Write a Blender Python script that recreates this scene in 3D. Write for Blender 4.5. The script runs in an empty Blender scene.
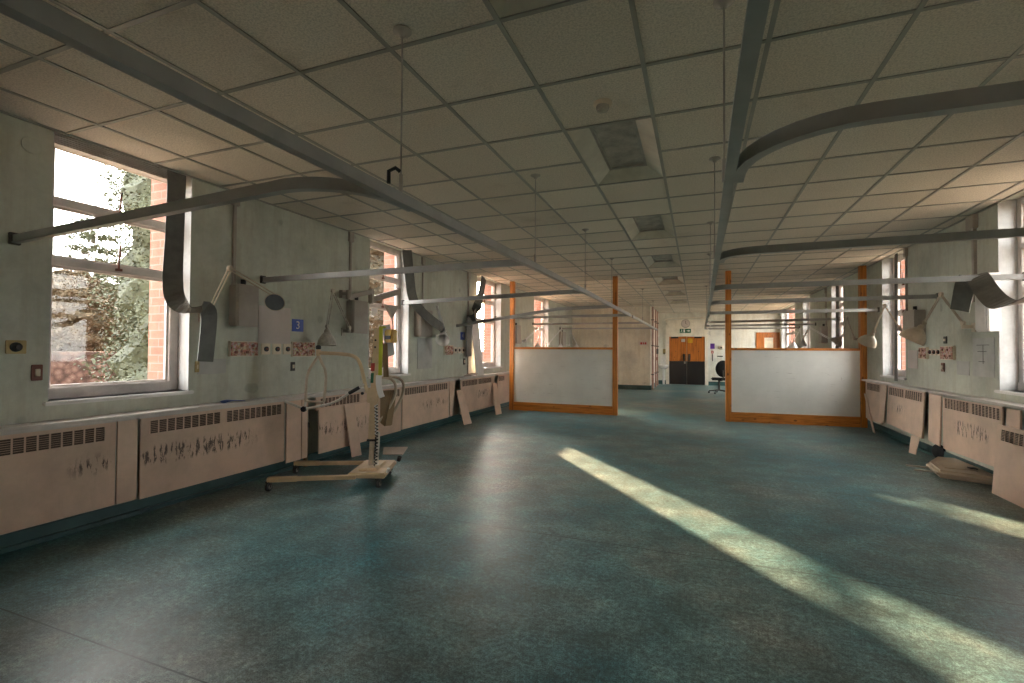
import bpy, bmesh, math, random
from mathutils import Vector, Matrix
random.seed(7)
S = bpy.context.scene
COL = S.collection

# ------------------------------------------------------------------ camera
EYE = 1.34
yaw, pitch, roll = 0.3682, 0.0176, 0.0059
cy_, sy_ = math.cos(yaw), math.sin(yaw); cp_, sp_ = math.cos(pitch), math.sin(pitch); cr_, sr_ = math.cos(roll), math.sin(roll)
F_ = Vector((-sy_*cp_, cy_*cp_, sp_)); U_ = Vector((sy_*sp_, -cy_*sp_, cp_)); R_ = Vector((cy_, sy_, 0))
RR = R_*cr_ + U_*sr_; UU = -R_*sr_ + U_*cr_
cd = bpy.data.cameras.new('camera'); cam = bpy.data.objects.new('camera', cd); COL.objects.link(cam)
M = Matrix((RR, UU, -F_)).transposed().to_4x4(); M.translation = Vector((0, 0, EYE)); cam.matrix_world = M
cd.sensor_width = 36; cd.lens = 480.7/1024*36; cd.clip_start = 0.05; cd.clip_end = 400
S.camera = cam

# ------------------------------------------------------------------ sky, sun, exposure
W = bpy.data.worlds.new('sky'); S.world = W; W.use_nodes = True
wt = W.node_tree; bg = wt.nodes['Background']; bg.inputs[1].default_value = 1.0
sdir = Vector((0.625, -0.781, 0)) * math.cos(math.radians(13.4)) + Vector((0, 0, -math.sin(math.radians(13.4))))
# hazy sky: pale all round, much brighter in the haze around the low sun
tc = wt.nodes.new('ShaderNodeTexCoord'); dp = wt.nodes.new('ShaderNodeVectorMath'); dp.operation = 'DOT_PRODUCT'; dp.inputs[1].default_value = -sdir
nz = wt.nodes.new('ShaderNodeVectorMath'); nz.operation = 'NORMALIZE'; wt.links.new(tc.outputs['Generated'], nz.inputs[0]); wt.links.new(nz.outputs[0], dp.inputs[0])
def wm(op, a, b):
    m = wt.nodes.new('ShaderNodeMath'); m.operation = op
    for k, v in enumerate((a, b)):
        if hasattr(v, 'node'): wt.links.new(v, m.inputs[k])
        else: m.inputs[k].default_value = v
    return m.outputs[0]
glow = wm('POWER', wm('MAXIMUM', dp.outputs['Value'], 0.0), 36.0)
SKY_BASE, SKY_GLOW = 4.5, 62.0
def vs(c, f):
    m = wt.nodes.new('ShaderNodeVectorMath'); m.operation = 'SCALE'; m.inputs[0].default_value = c
    if hasattr(f, 'node'): wt.links.new(f, m.inputs['Scale'])
    else: m.inputs['Scale'].default_value = f
    return m.outputs[0]
ad = wt.nodes.new('ShaderNodeVectorMath'); ad.operation = 'ADD'
wt.links.new(vs((.98, .97, .95), SKY_BASE), ad.inputs[0]); wt.links.new(vs((1.0, .89, .76), wm('MULTIPLY', glow, SKY_GLOW)), ad.inputs[1]); wt.links.new(ad.outputs[0], bg.inputs[0])
sd = bpy.data.lights.new('sun', 'SUN'); sd.energy = 18; sd.angle = math.radians(0.9); sd.color = (1.0, 0.61, 0.36)
sun = bpy.data.objects.new('sun', sd); COL.objects.link(sun)
sun.rotation_euler = sdir.to_track_quat('-Z', 'Y').to_euler(); sun.location = (-12, 20, 8)
S.view_settings.view_transform = 'Standard'; S.view_settings.look = 'None'
S.view_settings.exposure = 1.7; S.view_settings.gamma = 1.0; S.view_settings.use_curve_mapping = False

# ------------------------------------------------------------------ room numbers
XL, XR, YB, YF, ZC = -4.25, 2.88, -8.0, 20.4, 2.883
GX, GY, T = -0.27, 1.45, 0.6
LWIN = [(-5.3, -4.2), (1.98, 2.98), (5.50, 6.48), (9.0, 10.30), (12.70, 14.1)]  # first one is unseen, added behind the camera for frontal fill light
RWIN = [(-6.0, -4.8), (5.15, 6.38), (8.75, 9.70), (12.0, 12.95), (15.2, 16.15), (17.4, 20.0)]  # first and last are unseen, added for fill and to brighten the far end
SILL = 0.96

# ------------------------------------------------------------------ materials
def nt(name):
    m = bpy.data.materials.new(name); m.use_nodes = True
    t = m.node_tree; return m, t, t.nodes['Principled BSDF']
def N(t, k, **kw):
    n = t.nodes.new(k)
    for a, b in kw.items(): setattr(n, a, b)
    return n
def coord(t, scale=(1, 1, 1), world=True):
    mp = N(t, 'ShaderNodeMapping'); mp.inputs['Scale'].default_value = scale
    if world: t.links.new(N(t, 'ShaderNodeNewGeometry').outputs['Position'], mp.inputs[0])
    else: t.links.new(N(t, 'ShaderNodeTexCoord').outputs['Object'], mp.inputs[0])
    return mp.outputs[0]
def noise(t, vec, scale, detail=4, rough=.6):
    n = N(t, 'ShaderNodeTexNoise'); n.inputs['Scale'].default_value = scale; n.inputs['Detail'].default_value = detail; n.inputs['Roughness'].default_value = rough
    t.links.new(vec, n.inputs['Vector']); return n.outputs['Fac']
def ramp(t, fac, stops):
    r = N(t, 'ShaderNodeValToRGB'); e = r.color_ramp.elements
    while len(e) < len(stops): e.new(.5)
    for k, (p, c) in enumerate(stops):
        e[k].position = p; e[k].color = (*c, 1) if isinstance(c, tuple) else (c, c, c, 1)
    t.links.new(fac, r.inputs[0]); return r.outputs[0]
def mixc(t, fac, a, b, mode='MIX'):
    m = N(t, 'ShaderNodeMix', data_type='RGBA', blend_type=mode)
    for s, v in ((0, fac), (6, a), (7, b)):
        if hasattr(v, 'node'): t.links.new(v, m.inputs[s])
        elif isinstance(v, tuple): m.inputs[s].default_value = (*v, 1)
        else: m.inputs[s].default_value = v
    return m.outputs[2]
def math_(t, op, a, b=None, c=None):
    m = N(t, 'ShaderNodeMath', operation=op)
    for k, v in enumerate((a, b, c)):
        if v is None: continue
        if hasattr(v, 'node'): t.links.new(v, m.inputs[k])
        else: m.inputs[k].default_value = v
    return m.outputs[0]
def bump(t, p, h, strength=.2, dist=.01):
    b = N(t, 'ShaderNodeBump'); b.inputs['Strength'].default_value = strength; b.inputs['Distance'].default_value = dist
    t.links.new(h, b.inputs['Height']); t.links.new(b.outputs[0], p.inputs['Normal'])
def mk(name, col, rough=.5, metal=0.0, var=.18, scale=6.0, grain=None, bmp=0.0):
    m, t, p = nt(name)
    p.inputs['Roughness'].default_value = rough; p.inputs['Metallic'].default_value = metal
    v = coord(t, (1, 1, 1))
    f = noise(t, v, scale)
    dark = tuple(c*(1-var*1.6) for c in col); lite = tuple(min(1, c*(1+var*.6)) for c in col)
    c = ramp(t, f, [(.3, dark), (.7, lite)])
    if grain:
        g = noise(t, v, grain, 2); c = mixc(t, .25, c, ramp(t, g, [(.35, .25), (.65, 1.0)]), 'MULTIPLY')
    t.links.new(c, p.inputs['Base Color'])
    if bmp: bump(t, p, noise(t, v, scale*6), bmp)
    return m

def wall_mat(name, col):
    m, t, p = nt(name); v = coord(t)
    big = noise(t, v, 1.3, 6, .65); st = noise(t, coord(t, (5, 5, .6)), 1.6, 5, .7); fine = noise(t, v, 22, 3)
    c = ramp(t, big, [(.3, tuple(x*.70 for x in col)), (.55, col), (.75, tuple(min(1, x*1.08) for x in col))])
    c = mixc(t, ramp(t, st, [(.48, 0.0), (.72, .65)]), c, tuple(x*.72 for x in (col[0]*1.05, col[1]*.96, col[2]*.86)))
    c = mixc(t, .22, c, ramp(t, fine, [(.3, .55), (.7, 1.0)]), 'MULTIPLY')
    spots = noise(t, v, 3.7, 1); c = mixc(t, ramp(t, spots, [(.72, 0.0), (.76, .35)]), c, (.16, .17, .14))
    t.links.new(c, p.inputs['Base Color']); p.inputs['Roughness'].default_value = .6
    bump(t, p, noise(t, v, 40, 4), .15, .004); return m
M_WALL = wall_mat('pale green wall paint', (.57, .585, .495))
M_CREAM = wall_mat('cream wall paint', (.84, .79, .67))
M_FARW = wall_mat('pale far wall paint', (.74, .74, .66))
M_REVEAL = wall_mat('white reveal paint', (.56, .57, .57))

def ceil_mat():
    m, t, p = nt('mineral fibre ceiling tile'); v = coord(t)
    tile = N(t, 'ShaderNodeVectorMath', operation='SNAP'); tile.inputs[1].default_value = (T, T, 10)
    off = N(t, 'ShaderNodeVectorMath', operation='SUBTRACT'); off.inputs[1].default_value = (GX, GY, 0)
    t.links.new(v, off.inputs[0]); t.links.new(off.outputs[0], tile.inputs[0])
    wn = N(t, 'ShaderNodeTexWhiteNoise', noise_dimensions='3D'); t.links.new(tile.outputs[0], wn.inputs['Vector'])
    c = ramp(t, wn.outputs['Value'], [(0, (.75, .67, .57)), (1, (.86, .78, .67))])
    sp = noise(t, v, 95, 3, .7); c = mixc(t, .55, c, ramp(t, sp, [(.38, .5), (.58, 1.0)]), 'MULTIPLY')
    st = noise(t, v, 1.9, 4); c = mixc(t, ramp(t, st, [(.62, 0.0), (.8, .4)]), c, (.34, .28, .21))
    t.links.new(c, p.inputs['Base Color']); p.inputs['Roughness'].default_value = .85
    bump(t, p, sp, .3, .004); return m
M_CEIL = ceil_mat()

def floor_mat():
    m, t, p = nt('blue green vinyl floor'); v = coord(t)
    big = noise(t, v, .55, 6, .65); mid = noise(t, v, 3.2, 8, .75); fine = noise(t, v, 38, 6, .75)
    c = ramp(t, big, [(.36, (.045, .165, .195)), (.52, (.12, .215, .218)), (.68, (.24, .255, .225))])
    c = mixc(t, .75, c, ramp(t, mid, [(.36, .42), (.5, .95), (.64, 1.6)]), 'MULTIPLY')
    c = mixc(t, .8, c, ramp(t, fine, [(.38, .40), (.52, 1.0), (.64, 1.7)]), 'MULTIPLY')
    grit = noise(t, v, 150, 2, .8); c = mixc(t, .85, c, ramp(t, grit, [(.36, .30), (.5, 1.0), (.64, 1.5)]), 'MULTIPLY')
    rot = N(t, 'ShaderNodeMapping'); rot.inputs['Rotation'].default_value = (0, 0, .7); rot.inputs['Scale'].default_value = (22, .7, 1)
    t.links.new(v, rot.inputs[0]); scr = noise(t, rot.outputs[0], 1.6, 5, .65)
    c = mixc(t, ramp(t, scr, [(.66, 0.0), (.72, .35)]), c, (.30, .31, .28))
    rot2 = N(t, 'ShaderNodeMapping'); rot2.inputs['Rotation'].default_value = (0, 0, -.45); rot2.inputs['Scale'].default_value = (30, .8, 1)
    t.links.new(v, rot2.inputs[0]); scr2 = noise(t, rot2.outputs[0], 1.2, 5, .6)
    c = mixc(t, ramp(t, scr2, [(.68, 0.0), (.73, .55)]), c, (.02, .03, .035))
    # welded seams between the vinyl sheets
    sx = N(t, 'ShaderNodeSeparateXYZ'); t.links.new(v, sx.inputs[0])
    ym = math_(t, 'PINGPONG', math_(t, 'ADD', sx.outputs['Y'], .62), 1.0)
    c = mixc(t, math_(t, 'LESS_THAN', ym, .004), c, (.02, .04, .045))
    t.links.new(c, p.inputs['Base Color'])
    t.links.new(ramp(t, mid, [(.3, .35), (.7, .50)]), p.inputs['Roughness'])
    p.inputs['Specular IOR Level'].default_value = .5
    bump(t, p, mid, .10, .01); return m
M_FLOOR = floor_mat()

def wood_mat(name, axis, col=(.56, .195, .030)):
    m, t, p = nt(name)
    sc = [14, 14, 14]; sc[axis] = .9
    v = coord(t, tuple(sc)); g = noise(t, v, 2.2, 5, .6)
    c = ramp(t, g, [(.3, tuple(x*.50 for x in col)), (.5, col), (.7, (min(1, col[0]*1.25), col[1]*1.35, col[2]*1.6))])
    kv = [5, 5, 5]; kv[axis] = 2.6
    vo = N(t, 'ShaderNodeTexVoronoi'); t.links.new(coord(t, tuple(kv)), vo.inputs['Vector']); vo.inputs['Scale'].default_value = 1.6
    c = mixc(t, ramp(t, vo.outputs['Distance'], [(.08, .85), (.16, 0.0)]), c, (.10, .025, .008))
    t.links.new(c, p.inputs['Base Color']); p.inputs['Roughness'].default_value = .38
    bump(t, p, g, .1, .003); return m
M_WOODX = wood_mat('orange pine along x', 0); M_WOODZ = wood_mat('orange pine upright', 2)
M_DOORW = wood_mat('varnished door veneer', 2, (.44, .135, .018))

def panel_mat(name, col, zc=.47, amt=1.0, seed=0.0, ys=(0, 1)):
    m, t, p = nt(name); v = coord(t)
    big = noise(t, v, 2.3, 5, .65)
    c = ramp(t, big, [(.3, tuple(x*.78 for x in col)), (.55, col), (.75, tuple(x*1.1 for x in col))])
    off = N(t, 'ShaderNodeVectorMath', operation='ADD'); off.inputs[1].default_value = (seed, seed*1.7, 0); t.links.new(v, off.inputs[0])
    st = N(t, 'ShaderNodeMapping'); st.inputs['Scale'].default_value = (22, 22, 5); t.links.new(off.outputs[0], st.inputs[0])
    sc = noise(t, st.outputs[0], 1.5, 6, .75)
    sep = N(t, 'ShaderNodeSeparateXYZ'); t.links.new(v, sep.inputs[0])
    band = math_(t, 'SUBTRACT', 1.0, math_(t, 'MULTIPLY', math_(t, 'ABSOLUTE', math_(t, 'SUBTRACT', sep.outputs['Z'], zc)), 11.0))
    yc, yh = (ys[0]+ys[1])/2, (ys[1]-ys[0])/2
    gate = math_(t, 'SUBTRACT', 1.0, math_(t, 'DIVIDE', math_(t, 'ABSOLUTE', math_(t, 'SUBTRACT', sep.outputs['Y'], yc)), yh))
    k = math_(t, 'MULTIPLY', math_(t, 'MAXIMUM', band, 0.0), math_(t, 'MINIMUM', math_(t, 'MULTIPLY', math_(t, 'MAXIMUM', gate, 0.0), 2.5), 1.0))
    k2 = math_(t, 'MULTIPLY', k, ramp(t, sc, [(.53, 0.0), (.57, 1.0)]))
    c = mixc(t, math_(t, 'MINIMUM', math_(t, 'MULTIPLY', k2, 1.6*amt), .9), c, (.05, .025, .018))
    drip = noise(t, coord(t, (14, 14, 1.2)), 1.4, 4, .7)
    c = mixc(t, ramp(t, drip, [(.58, 0.0), (.78, .35)]), c, tuple(x*.55 for x in col))
    t.links.new(c, p.inputs['Base Color']); p.inputs['Roughness'].default_value = .42; return m
PCOL = (.68, .485, .365)
M_PANEL = mk('beige panel paint', PCOL, .45, var=.12, scale=3)
M_SLOT = mk('painted dark of grille slots', (.085, .050, .035), .8)  # dark colour stands for the shade inside open slots
M_LEDGE = mk('grubby white gloss paint', (.60, .54, .50), .3, var=.1)
M_WHITE = mk('white gloss paint', (.72, .70, .68), .35, var=.08)
M_FRAME = mk('off white window paint', (.74, .67, .63), .4, var=.15)
M_RAIL = mk('grey enamelled aluminium', (.37, .37, .355), .42, 0.0, var=.1)
M_CHROME = mk('worn chrome', (.70, .66, .60), .3, .35, var=.1)
M_BLACK = mk('black plastic', (.012, .012, .013), .45)
M_DARK = mk('charcoal plastic', (.06, .055, .05), .5)
M_STRAP = mk('dark grey vinyl strip', (.135, .135, .12), .5, var=.18, scale=9)
M_BOX = mk('beige grey enamel', (.40, .35, .30), .45, var=.1)
M_BOXS = mk('cream plastic', (.74, .64, .49), .45, var=.1)
M_LAMP = mk('cream lamp enamel', (.60, .50, .38), .42, var=.15)
M_LAMPG = mk('dull grey lamp enamel', (.50, .46, .39), .5, var=.25, scale=20)
M_HOIST = mk('hoist beige enamel', (.66, .50, .31), .4, var=.14)
M_PAPER = mk('pinkish paper', (.62, .54, .50), .8, var=.05)
M_PAPER2 = mk('greyish paper', (.50, .49, .46), .8, var=.12, scale=4)
M_BLUE = mk('blue sign plastic', (.012, .06, .36), .35, var=.05)
M_SIGNW = mk('white lettering', (.8, .8, .78), .5, var=.02)
M_YEL = mk('fluorescent yellow webbing', (.52, .56, .03), .6, var=.1)
M_ORANGE = mk('amber plastic', (.62, .36, .02), .4, var=.2, scale=14)
M_RED = mk('red plastic', (.45, .03, .02), .4)
M_GREEN = mk('green plastic', (.01, .13, .06), .4)
M_PURPLE = mk('purple paper', (.13, .035, .32), .6)
M_BOARD = None
M_TEAL = mk('teal vinyl skirting', (.035, .10, .10), .45, var=.25, scale=3)
M_BRASS = mk('tarnished brass plate', (.42, .32, .14), .45, .3)
M_RUST = mk('rust red plastic', (.20, .06, .03), .5)
M_GRID = mk('ceiling grid metal', (.34, .33, .29), .45, var=.06)
M_TROF = mk('white luminaire enamel', (.62, .58, .48), .35, var=.12)
M_DIFF = mk('grey prismatic diffuser', (.50, .45, .39), .35, var=.3, scale=9, grain=120)
M_BAT = mk('olive brown plastic', (.24, .16, .08), .5, var=.15)
M_TRAY = mk('beige tray plastic', (.56, .44, .33), .4, var=.1)
M_BARK = mk('bark', (.06, .045, .035), .9, var=.4, scale=12)
M_STEEL = mk('dull galvanised pipe', (.46, .42, .38), .5, .1)
M_PIPE = mk('pinkish painted pipe', (.42, .25, .19), .5)
M_CERAM = mk('white glazed ceramic', (.75, .73, .70), .15, var=.04)
M_FABRIC = mk('black chair fabric', (.010, .010, .012), .85, var=.2)

def board_mat():
    m, t, p = nt('white laminate board'); v = coord(t); col = (.84, .84, .80)
    c = ramp(t, noise(t, v, 1.7, 6, .65), [(.3, tuple(x*.84 for x in col)), (.7, col)])
    sc = noise(t, coord(t, (3, 3, 26)), 1.4, 5, .7); c = mixc(t, ramp(t, sc, [(.63, 0.0), (.69, .4)]), c, (.26, .24, .22))
    dr = noise(t, coord(t, (30, 30, 3)), 1.0, 5, .7); c = mixc(t, ramp(t, dr, [(.69, 0.0), (.73, .7)]), c, (.16, .09, .06))
    t.links.new(c, p.inputs['Base Color']); p.inputs['Roughness'].default_value = .38; return m
M_BOARD = board_mat()

def patch_mat():
    m, t, p = nt('peeling pink outlet panel'); v = coord(t)
    vo = N(t, 'ShaderNodeTexVoronoi'); vo.inputs['Scale'].default_value = 42; t.links.new(v, vo.inputs['Vector'])
    a = noise(t, v, 34, 4, .7)
    c = ramp(t, a, [(.34, (.10, .03, .02)), (.46, (.50, .20, .12)), (.56, (.62, .45, .34)), (.68, (.70, .62, .52))])
    c = mixc(t, .35, c, vo.outputs['Color'], 'MULTIPLY'); t.links.new(c, p.inputs['Base Color']); p.inputs['Roughness'].default_value = .5; return m
M_PATCH = patch_mat()

def brick_mat():
    m, t, p = nt('red brick'); v = coord(t)
    sep = N(t, 'ShaderNodeSeparateXYZ'); t.links.new(v, sep.inputs[0]); cb = N(t, 'ShaderNodeCombineXYZ')
    t.links.new(math_(t, 'ADD', sep.outputs['X'], sep.outputs['Y']), cb.inputs[0]); t.links.new(sep.outputs['Z'], cb.inputs[1])
    b = N(t, 'ShaderNodeTexBrick'); t.links.new(cb.outputs[0], b.inputs['Vector']); b.inputs['Scale'].default_value = 1
    b.inputs['Brick Width'].default_value = .22; b.inputs['Row Height'].default_value = .075; b.inputs['Mortar Size'].default_value = .006
    b.inputs['Color1'].default_value = (.36, .165, .12, 1); b.inputs['Color2'].default_value = (.30, .13, .09, 1); b.inputs['Mortar'].default_value = (.28, .22, .19, 1)
    c = mixc(t, .5, b.outputs['Color'], ramp(t, noise(t, v, 18), [(.3, .6), (.7, 1.0)]), 'MULTIPLY')
    t.links.new(c, p.inputs['Base Color']); p.inputs['Roughness'].default_value = .9; return m
M_BRICK = brick_mat()

def rubble_mat():
    m, t, p = nt('reddish rubble and leaf litter'); v = coord(t)
    vo = N(t, 'ShaderNodeTexVoronoi'); vo.inputs['Scale'].default_value = 7; t.links.new(v, vo.inputs['Vector'])
    c = ramp(t, vo.outputs['Distance'], [(.05, (.15, .105, .09)), (.45, (.085, .047, .037)), (.7, (.035, .018, .014))])
    t.links.new(c, p.inputs['Base Color']); p.inputs['Roughness'].default_value = .95; return m
M_RUBBLE = rubble_mat()
M_GROUND = mk('pale bounce light ground', (.34, .27, .17), .95, var=.4, scale=3)  # unseen ground, pale tone picked to bounce daylight up to the ceiling
def leaf_mat(name, a, b):
    m, t, p = nt(name); v = coord(t)
    c = ramp(t, noise(t, v, 5, 4), [(.3, a), (.7, b)]); t.links.new(c, p.inputs['Base Color']); p.inputs['Roughness'].default_value = .7; return m
M_LEAFD = leaf_mat('dark conifer needles', (.016, .021, .009), (.055, .066, .030))
M_LEAFM = leaf_mat('mixed autumn leaves', (.016, .018, .009), (.060, .044, .020))
M_LEAFA = leaf_mat('yellow autumn leaves', (.025, .021, .008), (.085, .054, .022))

def glass_mat():
    m = bpy.data.materials.new('window glass'); m.use_nodes = True; t = m.node_tree; t.nodes.clear()
    o = N(t, 'ShaderNodeOutputMaterial'); mx = N(t, 'ShaderNodeMixShader'); tr = N(t, 'ShaderNodeBsdfTransparent'); gl = N(t, 'ShaderNodeBsdfGlossy')
    gl.inputs['Roughness'].default_value = .03; tr.inputs['Color'].default_value = (.95, .95, .94, 1)
    mx.inputs[0].default_value = .02
    t.links.new(tr.outputs[0], mx.inputs[1]); t.links.new(gl.outputs[0], mx.inputs[2]); t.links.new(mx.outputs[0], o.inputs[0]); return m
M_GLASS = glass_mat()

# ------------------------------------------------------------------ helpers
def wpos(o):
    p = Vector((0, 0, 0))
    while o is not None: p += o.location; o = o.parent
    return p
class MB:
    """collects shapes in world coordinates and links them as ONE mesh object"""
    def __init__(s): s.b = bmesh.new()
    def box(s, x0, x1, y0, y1, z0, z1):
        v = [s.b.verts.new((x, y, z)) for x in (x0, x1) for y in (y0, y1) for z in (z0, z1)]
        for f in ((0, 1, 3, 2), (4, 6, 7, 5), (0, 4, 5, 1), (2, 3, 7, 6), (0, 2, 6, 4), (1, 5, 7, 3)): s.b.faces.new([v[i] for i in f])
        return s
    def hexa(s, c8):
        v = [s.b.verts.new(c) for c in c8]
        for f in ((0, 3, 2, 1), (4, 5, 6, 7), (0, 1, 5, 4), (1, 2, 6, 5), (2, 3, 7, 6), (3, 0, 4, 7)): s.b.faces.new([v[i] for i in f])
        return s
    def slab(s, quad, off):
        """a plate: four corners plus a thickness vector"""
        o = Vector(off); return s.hexa([Vector(q) for q in quad] + [Vector(q)+o for q in quad])
    def prism(s, pts, off):
        o = Vector(off); a = [s.b.verts.new(Vector(p)) for p in pts]; c = [s.b.verts.new(Vector(p)+o) for p in pts]; n = len(pts)
        s.b.faces.new(a[::-1]); s.b.faces.new(c)
        for i in range(n): s.b.faces.new((a[i], a[(i+1) % n], c[(i+1) % n], c[i]))
        return s
    def quad(s, *p): s.b.faces.new([s.b.verts.new(Vector(q)) for q in p]); return s
    def tube(s, pts, r, seg=10, r2=None, smooth_path=0):
        P = [Vector(p) for p in pts]
        for _ in range(smooth_path):
            Q = [P[0]]
            for a, b in zip(P, P[1:]): Q += [a*.75+b*.25, a*.25+b*.75]
            P = Q + [P[-1]]
        n = len(P); rings = []; up = None
        for i, p in enumerate(P):
            d = (P[min(i+1, n-1)] - P[max(i-1, 0)]).normalized()
            if up is None: up = d.orthogonal().normalized()
            up = (up - d*up.dot(d)).normalized(); w = d.cross(up)
            rr = r if r2 is None else r + (r2-r)*i/(n-1)
            rings.append([s.b.verts.new(p + (up*math.cos(a)+w*math.sin(a))*rr) for a in [2*math.pi*k/seg for k in range(seg)]])
        for A, B in zip(rings, rings[1:]):
            for k in range(seg): s.b.faces.new((A[k], A[(k+1) % seg], B[(k+1) % seg], B[k]))
        s.b.faces.new(rings[0][::-1]); s.b.faces.new(rings[-1]); return s
    def cyl(s, a, b, r, seg=16): return s.tube([a, b], r, seg)
    def rect_sweep(s, pts, w, h):
        """a horizontal rail of rectangular section along a path, mitred"""
        P = [Vector(p) for p in pts]; n = len(P); rings = []
        for i, p in enumerate(P):
            d0 = (P[i]-P[max(i-1, 0)]); d1 = (P[min(i+1, n-1)]-P[i]); d = ((d0.normalized() if d0.length else Vector()) + (d1.normalized() if d1.length else Vector())).normalized()
            sd_ = d.cross(Vector((0, 0, 1))).normalized(); u = sd_.cross(d).normalized()
            rings.append([s.b.verts.new(p + sd_*a*w/2 + u*c*h/2) for a, c in ((-1, -1), (1, -1), (1, 1), (-1, 1))])
        for A, B in zip(rings, rings[1:]):
            for k in range(4): s.b.faces.new((A[k], A[(k+1) % 4], B[(k+1) % 4], B[k]))
        s.b.faces.new(rings[0][::-1]); s.b.faces.new(rings[-1]); return s
    def ribbon(s, pts, wv, width, th, sub=2):
        P = [Vector(p) for p in pts]; Wv = [Vector(w).normalized() for w in (wv if isinstance(wv, list) else [wv]*len(P))]
        for _ in range(sub):
            Q = [P[0]]; V = [Wv[0]]
            for a, b, c, d in zip(P, P[1:], Wv, Wv[1:]): Q += [a*.75+b*.25, a*.25+b*.75]; V += [(c*.75+d*.25), (c*.25+d*.75)]
            P = Q+[P[-1]]; Wv = V+[Wv[-1]]
        n = len(P); rings = []
        for i, p in enumerate(P):
            d = (P[min(i+1, n-1)]-P[max(i-1, 0)]).normalized(); w = Wv[i]; w = (w-d*w.dot(d)).normalized(); nn = d.cross(w)
            rings.append([s.b.verts.new(p + w*a*width/2 + nn*c*th/2) for a, c in ((-1, -1), (1, -1), (1, 1), (-1, 1))])
        for A, B in zip(rings, rings[1:]):
            for k in range(4): s.b.faces.new((A[k], A[(k+1) % 4], B[(k+1) % 4], B[k]))
        s.b.faces.new(rings[0][::-1]); s.b.faces.new(rings[-1]); return s
    def lathe(s, prof, org, axis, seg=24, close=False):
        a = Vector(axis).normalized(); u = a.orthogonal().normalized(); w = a.cross(u); o = Vector(org)
        R = [[s.b.verts.new(o + a*h + (u*math.cos(t)+w*math.sin(t))*max(r, 1e-4)) for t in [2*math.pi*k/seg for k in range(seg)]] for r, h in prof]
        for A, B in zip(R, R[1:]):
            for k in range(seg): s.b.faces.new((A[k], A[(k+1) % seg], B[(k+1) % seg], B[k]))
        s.b.faces.new(R[0][::-1]); s.b.faces.new(R[-1]); return s
    def build(s, name, mat, parent=None, org=None, bevel=0, smooth=False, seg=2):
        bmesh.ops.recalc_face_normals(s.b, faces=s.b.faces)
        if bevel: bmesh.ops.bevel(s.b, geom=[e for e in s.b.edges if e.calc_length() > bevel*2.5 and len(e.link_faces) == 2 and e.calc_face_angle(0) > .5], offset=bevel, segments=seg, affect='EDGES', clamp_overlap=True)
        if org is None and parent is None:
            xs = [v.co for v in s.b.verts]; org = ((min(v.x for v in xs)+max(v.x for v in xs))/2, (min(v.y for v in xs)+max(v.y for v in xs))/2, min(v.z for v in xs))
        o_ = wpos(parent) if parent is not None else Vector(org)
        for v in s.b.verts: v.co -= o_
        me = bpy.data.meshes.new(name); s.b.to_mesh(me); s.b.free(); me.materials.append(mat)
        if smooth:
            for p in me.polygons: p.use_smooth = True
            try: me.set_sharp_from_angle(angle=math.radians(40))
            except Exception: pass
        o = bpy.data.objects.new(name, me); COL.objects.link(o)
        if parent is not None: o.parent = parent
        else: o.location = o_
        return o
def tag(o, label, cat, group=None):
    o['label'] = label; o['category'] = cat
    if group: o['group'] = group
    return o
def thing(name, label, cat, loc, group=None):
    o = bpy.data.objects.new(name, None); o.empty_display_size = .05; COL.objects.link(o); o.location = loc
    return tag(o, label, cat, group)
def struct(o, label=None):
    o['kind'] = 'structure'
    if label: o['label'] = label
    return o
def sroot(name, loc=(0, 0, 0)):
    o = bpy.data.objects.new(name, None); COL.objects.link(o); o.location = loc; o['kind'] = 'structure'; return o
def text(body, loc, size, mat, parent, normal, name='numeral'):
    c = bpy.data.curves.new(name, 'FONT'); c.body = body; c.size = size; c.align_x = 'CENTER'; c.align_y = 'CENTER'; c.extrude = .001
    tmp = bpy.data.objects.new(name, c); COL.objects.link(tmp)
    me = bpy.data.meshes.new_from_object(tmp.evaluated_get(bpy.context.evaluated_depsgraph_get())); me.name = name
    bpy.data.objects.remove(tmp); bpy.data.curves.remove(c); me.materials.clear(); me.materials.append(mat)
    o = bpy.data.objects.new(name, me); COL.objects.link(o)
    n = Vector(normal); x = Vector((0, 0, 1)).cross(n).normalized(); R = Matrix((x, Vector((0, 0, 1)), n)).transposed()
    o.rotation_euler = R.to_euler(); o.parent = parent; o.location = Vector(loc) - wpos(parent); return o

# ------------------------------------------------------------------ room shell
struct(MB().box(XL-.45, XR+.45, YB-.2, YF+.2, -.15, 0).build('floor', M_FLOOR))
def wall_with_holes(mb, x0, x1, y0, y1, wins, z1=ZC+.12, z0=0, top=None):
    y = y0
    for a, b in wins:
        mb.box(x0, x1, y, a, z0, z1); mb.box(x0, x1, a, b, z0, SILL)
        if top: mb.box(x0, x1, a, b, top, z1)
        y = b
    mb.box(x0, x1, y, y1, z0, z1); return mb
struct(wall_with_holes(MB(), XL-.24, XL, YB, YF, LWIN, top=2.90).build('wall_left', M_WALL))
struct(wall_with_holes(MB(), XR, XR+.24, YB, YF, RWIN, top=2.90).build('wall_right', M_WALL))
struct(wall_with_holes(MB(), XL-.46, XL-.2401, YB, YF, [(a-.06, b+q) for (a, b), q in zip(LWIN, (-.06, -.06, -.02, .04, -.06))], 4.5, -.6, top=3.02).build('wall_left_outside', M_BRICK))
struct(wall_with_holes(MB(), XR+.2401, XR+.46, YB, YF, [(a+.06, b-.06) for a, b in RWIN], 4.5, -.6, top=3.02).build('wall_right_outside', M_BRICK))
struct(MB().box(XL-.5, XR+.5, YB-.2, YB, 0, ZC+.4).build('wall_back', M_WALL))
struct(MB().box(XL-.5, XR+.5, YF, YF+.2, 0, ZC+.4).build('wall_far', M_FARW))
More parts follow.
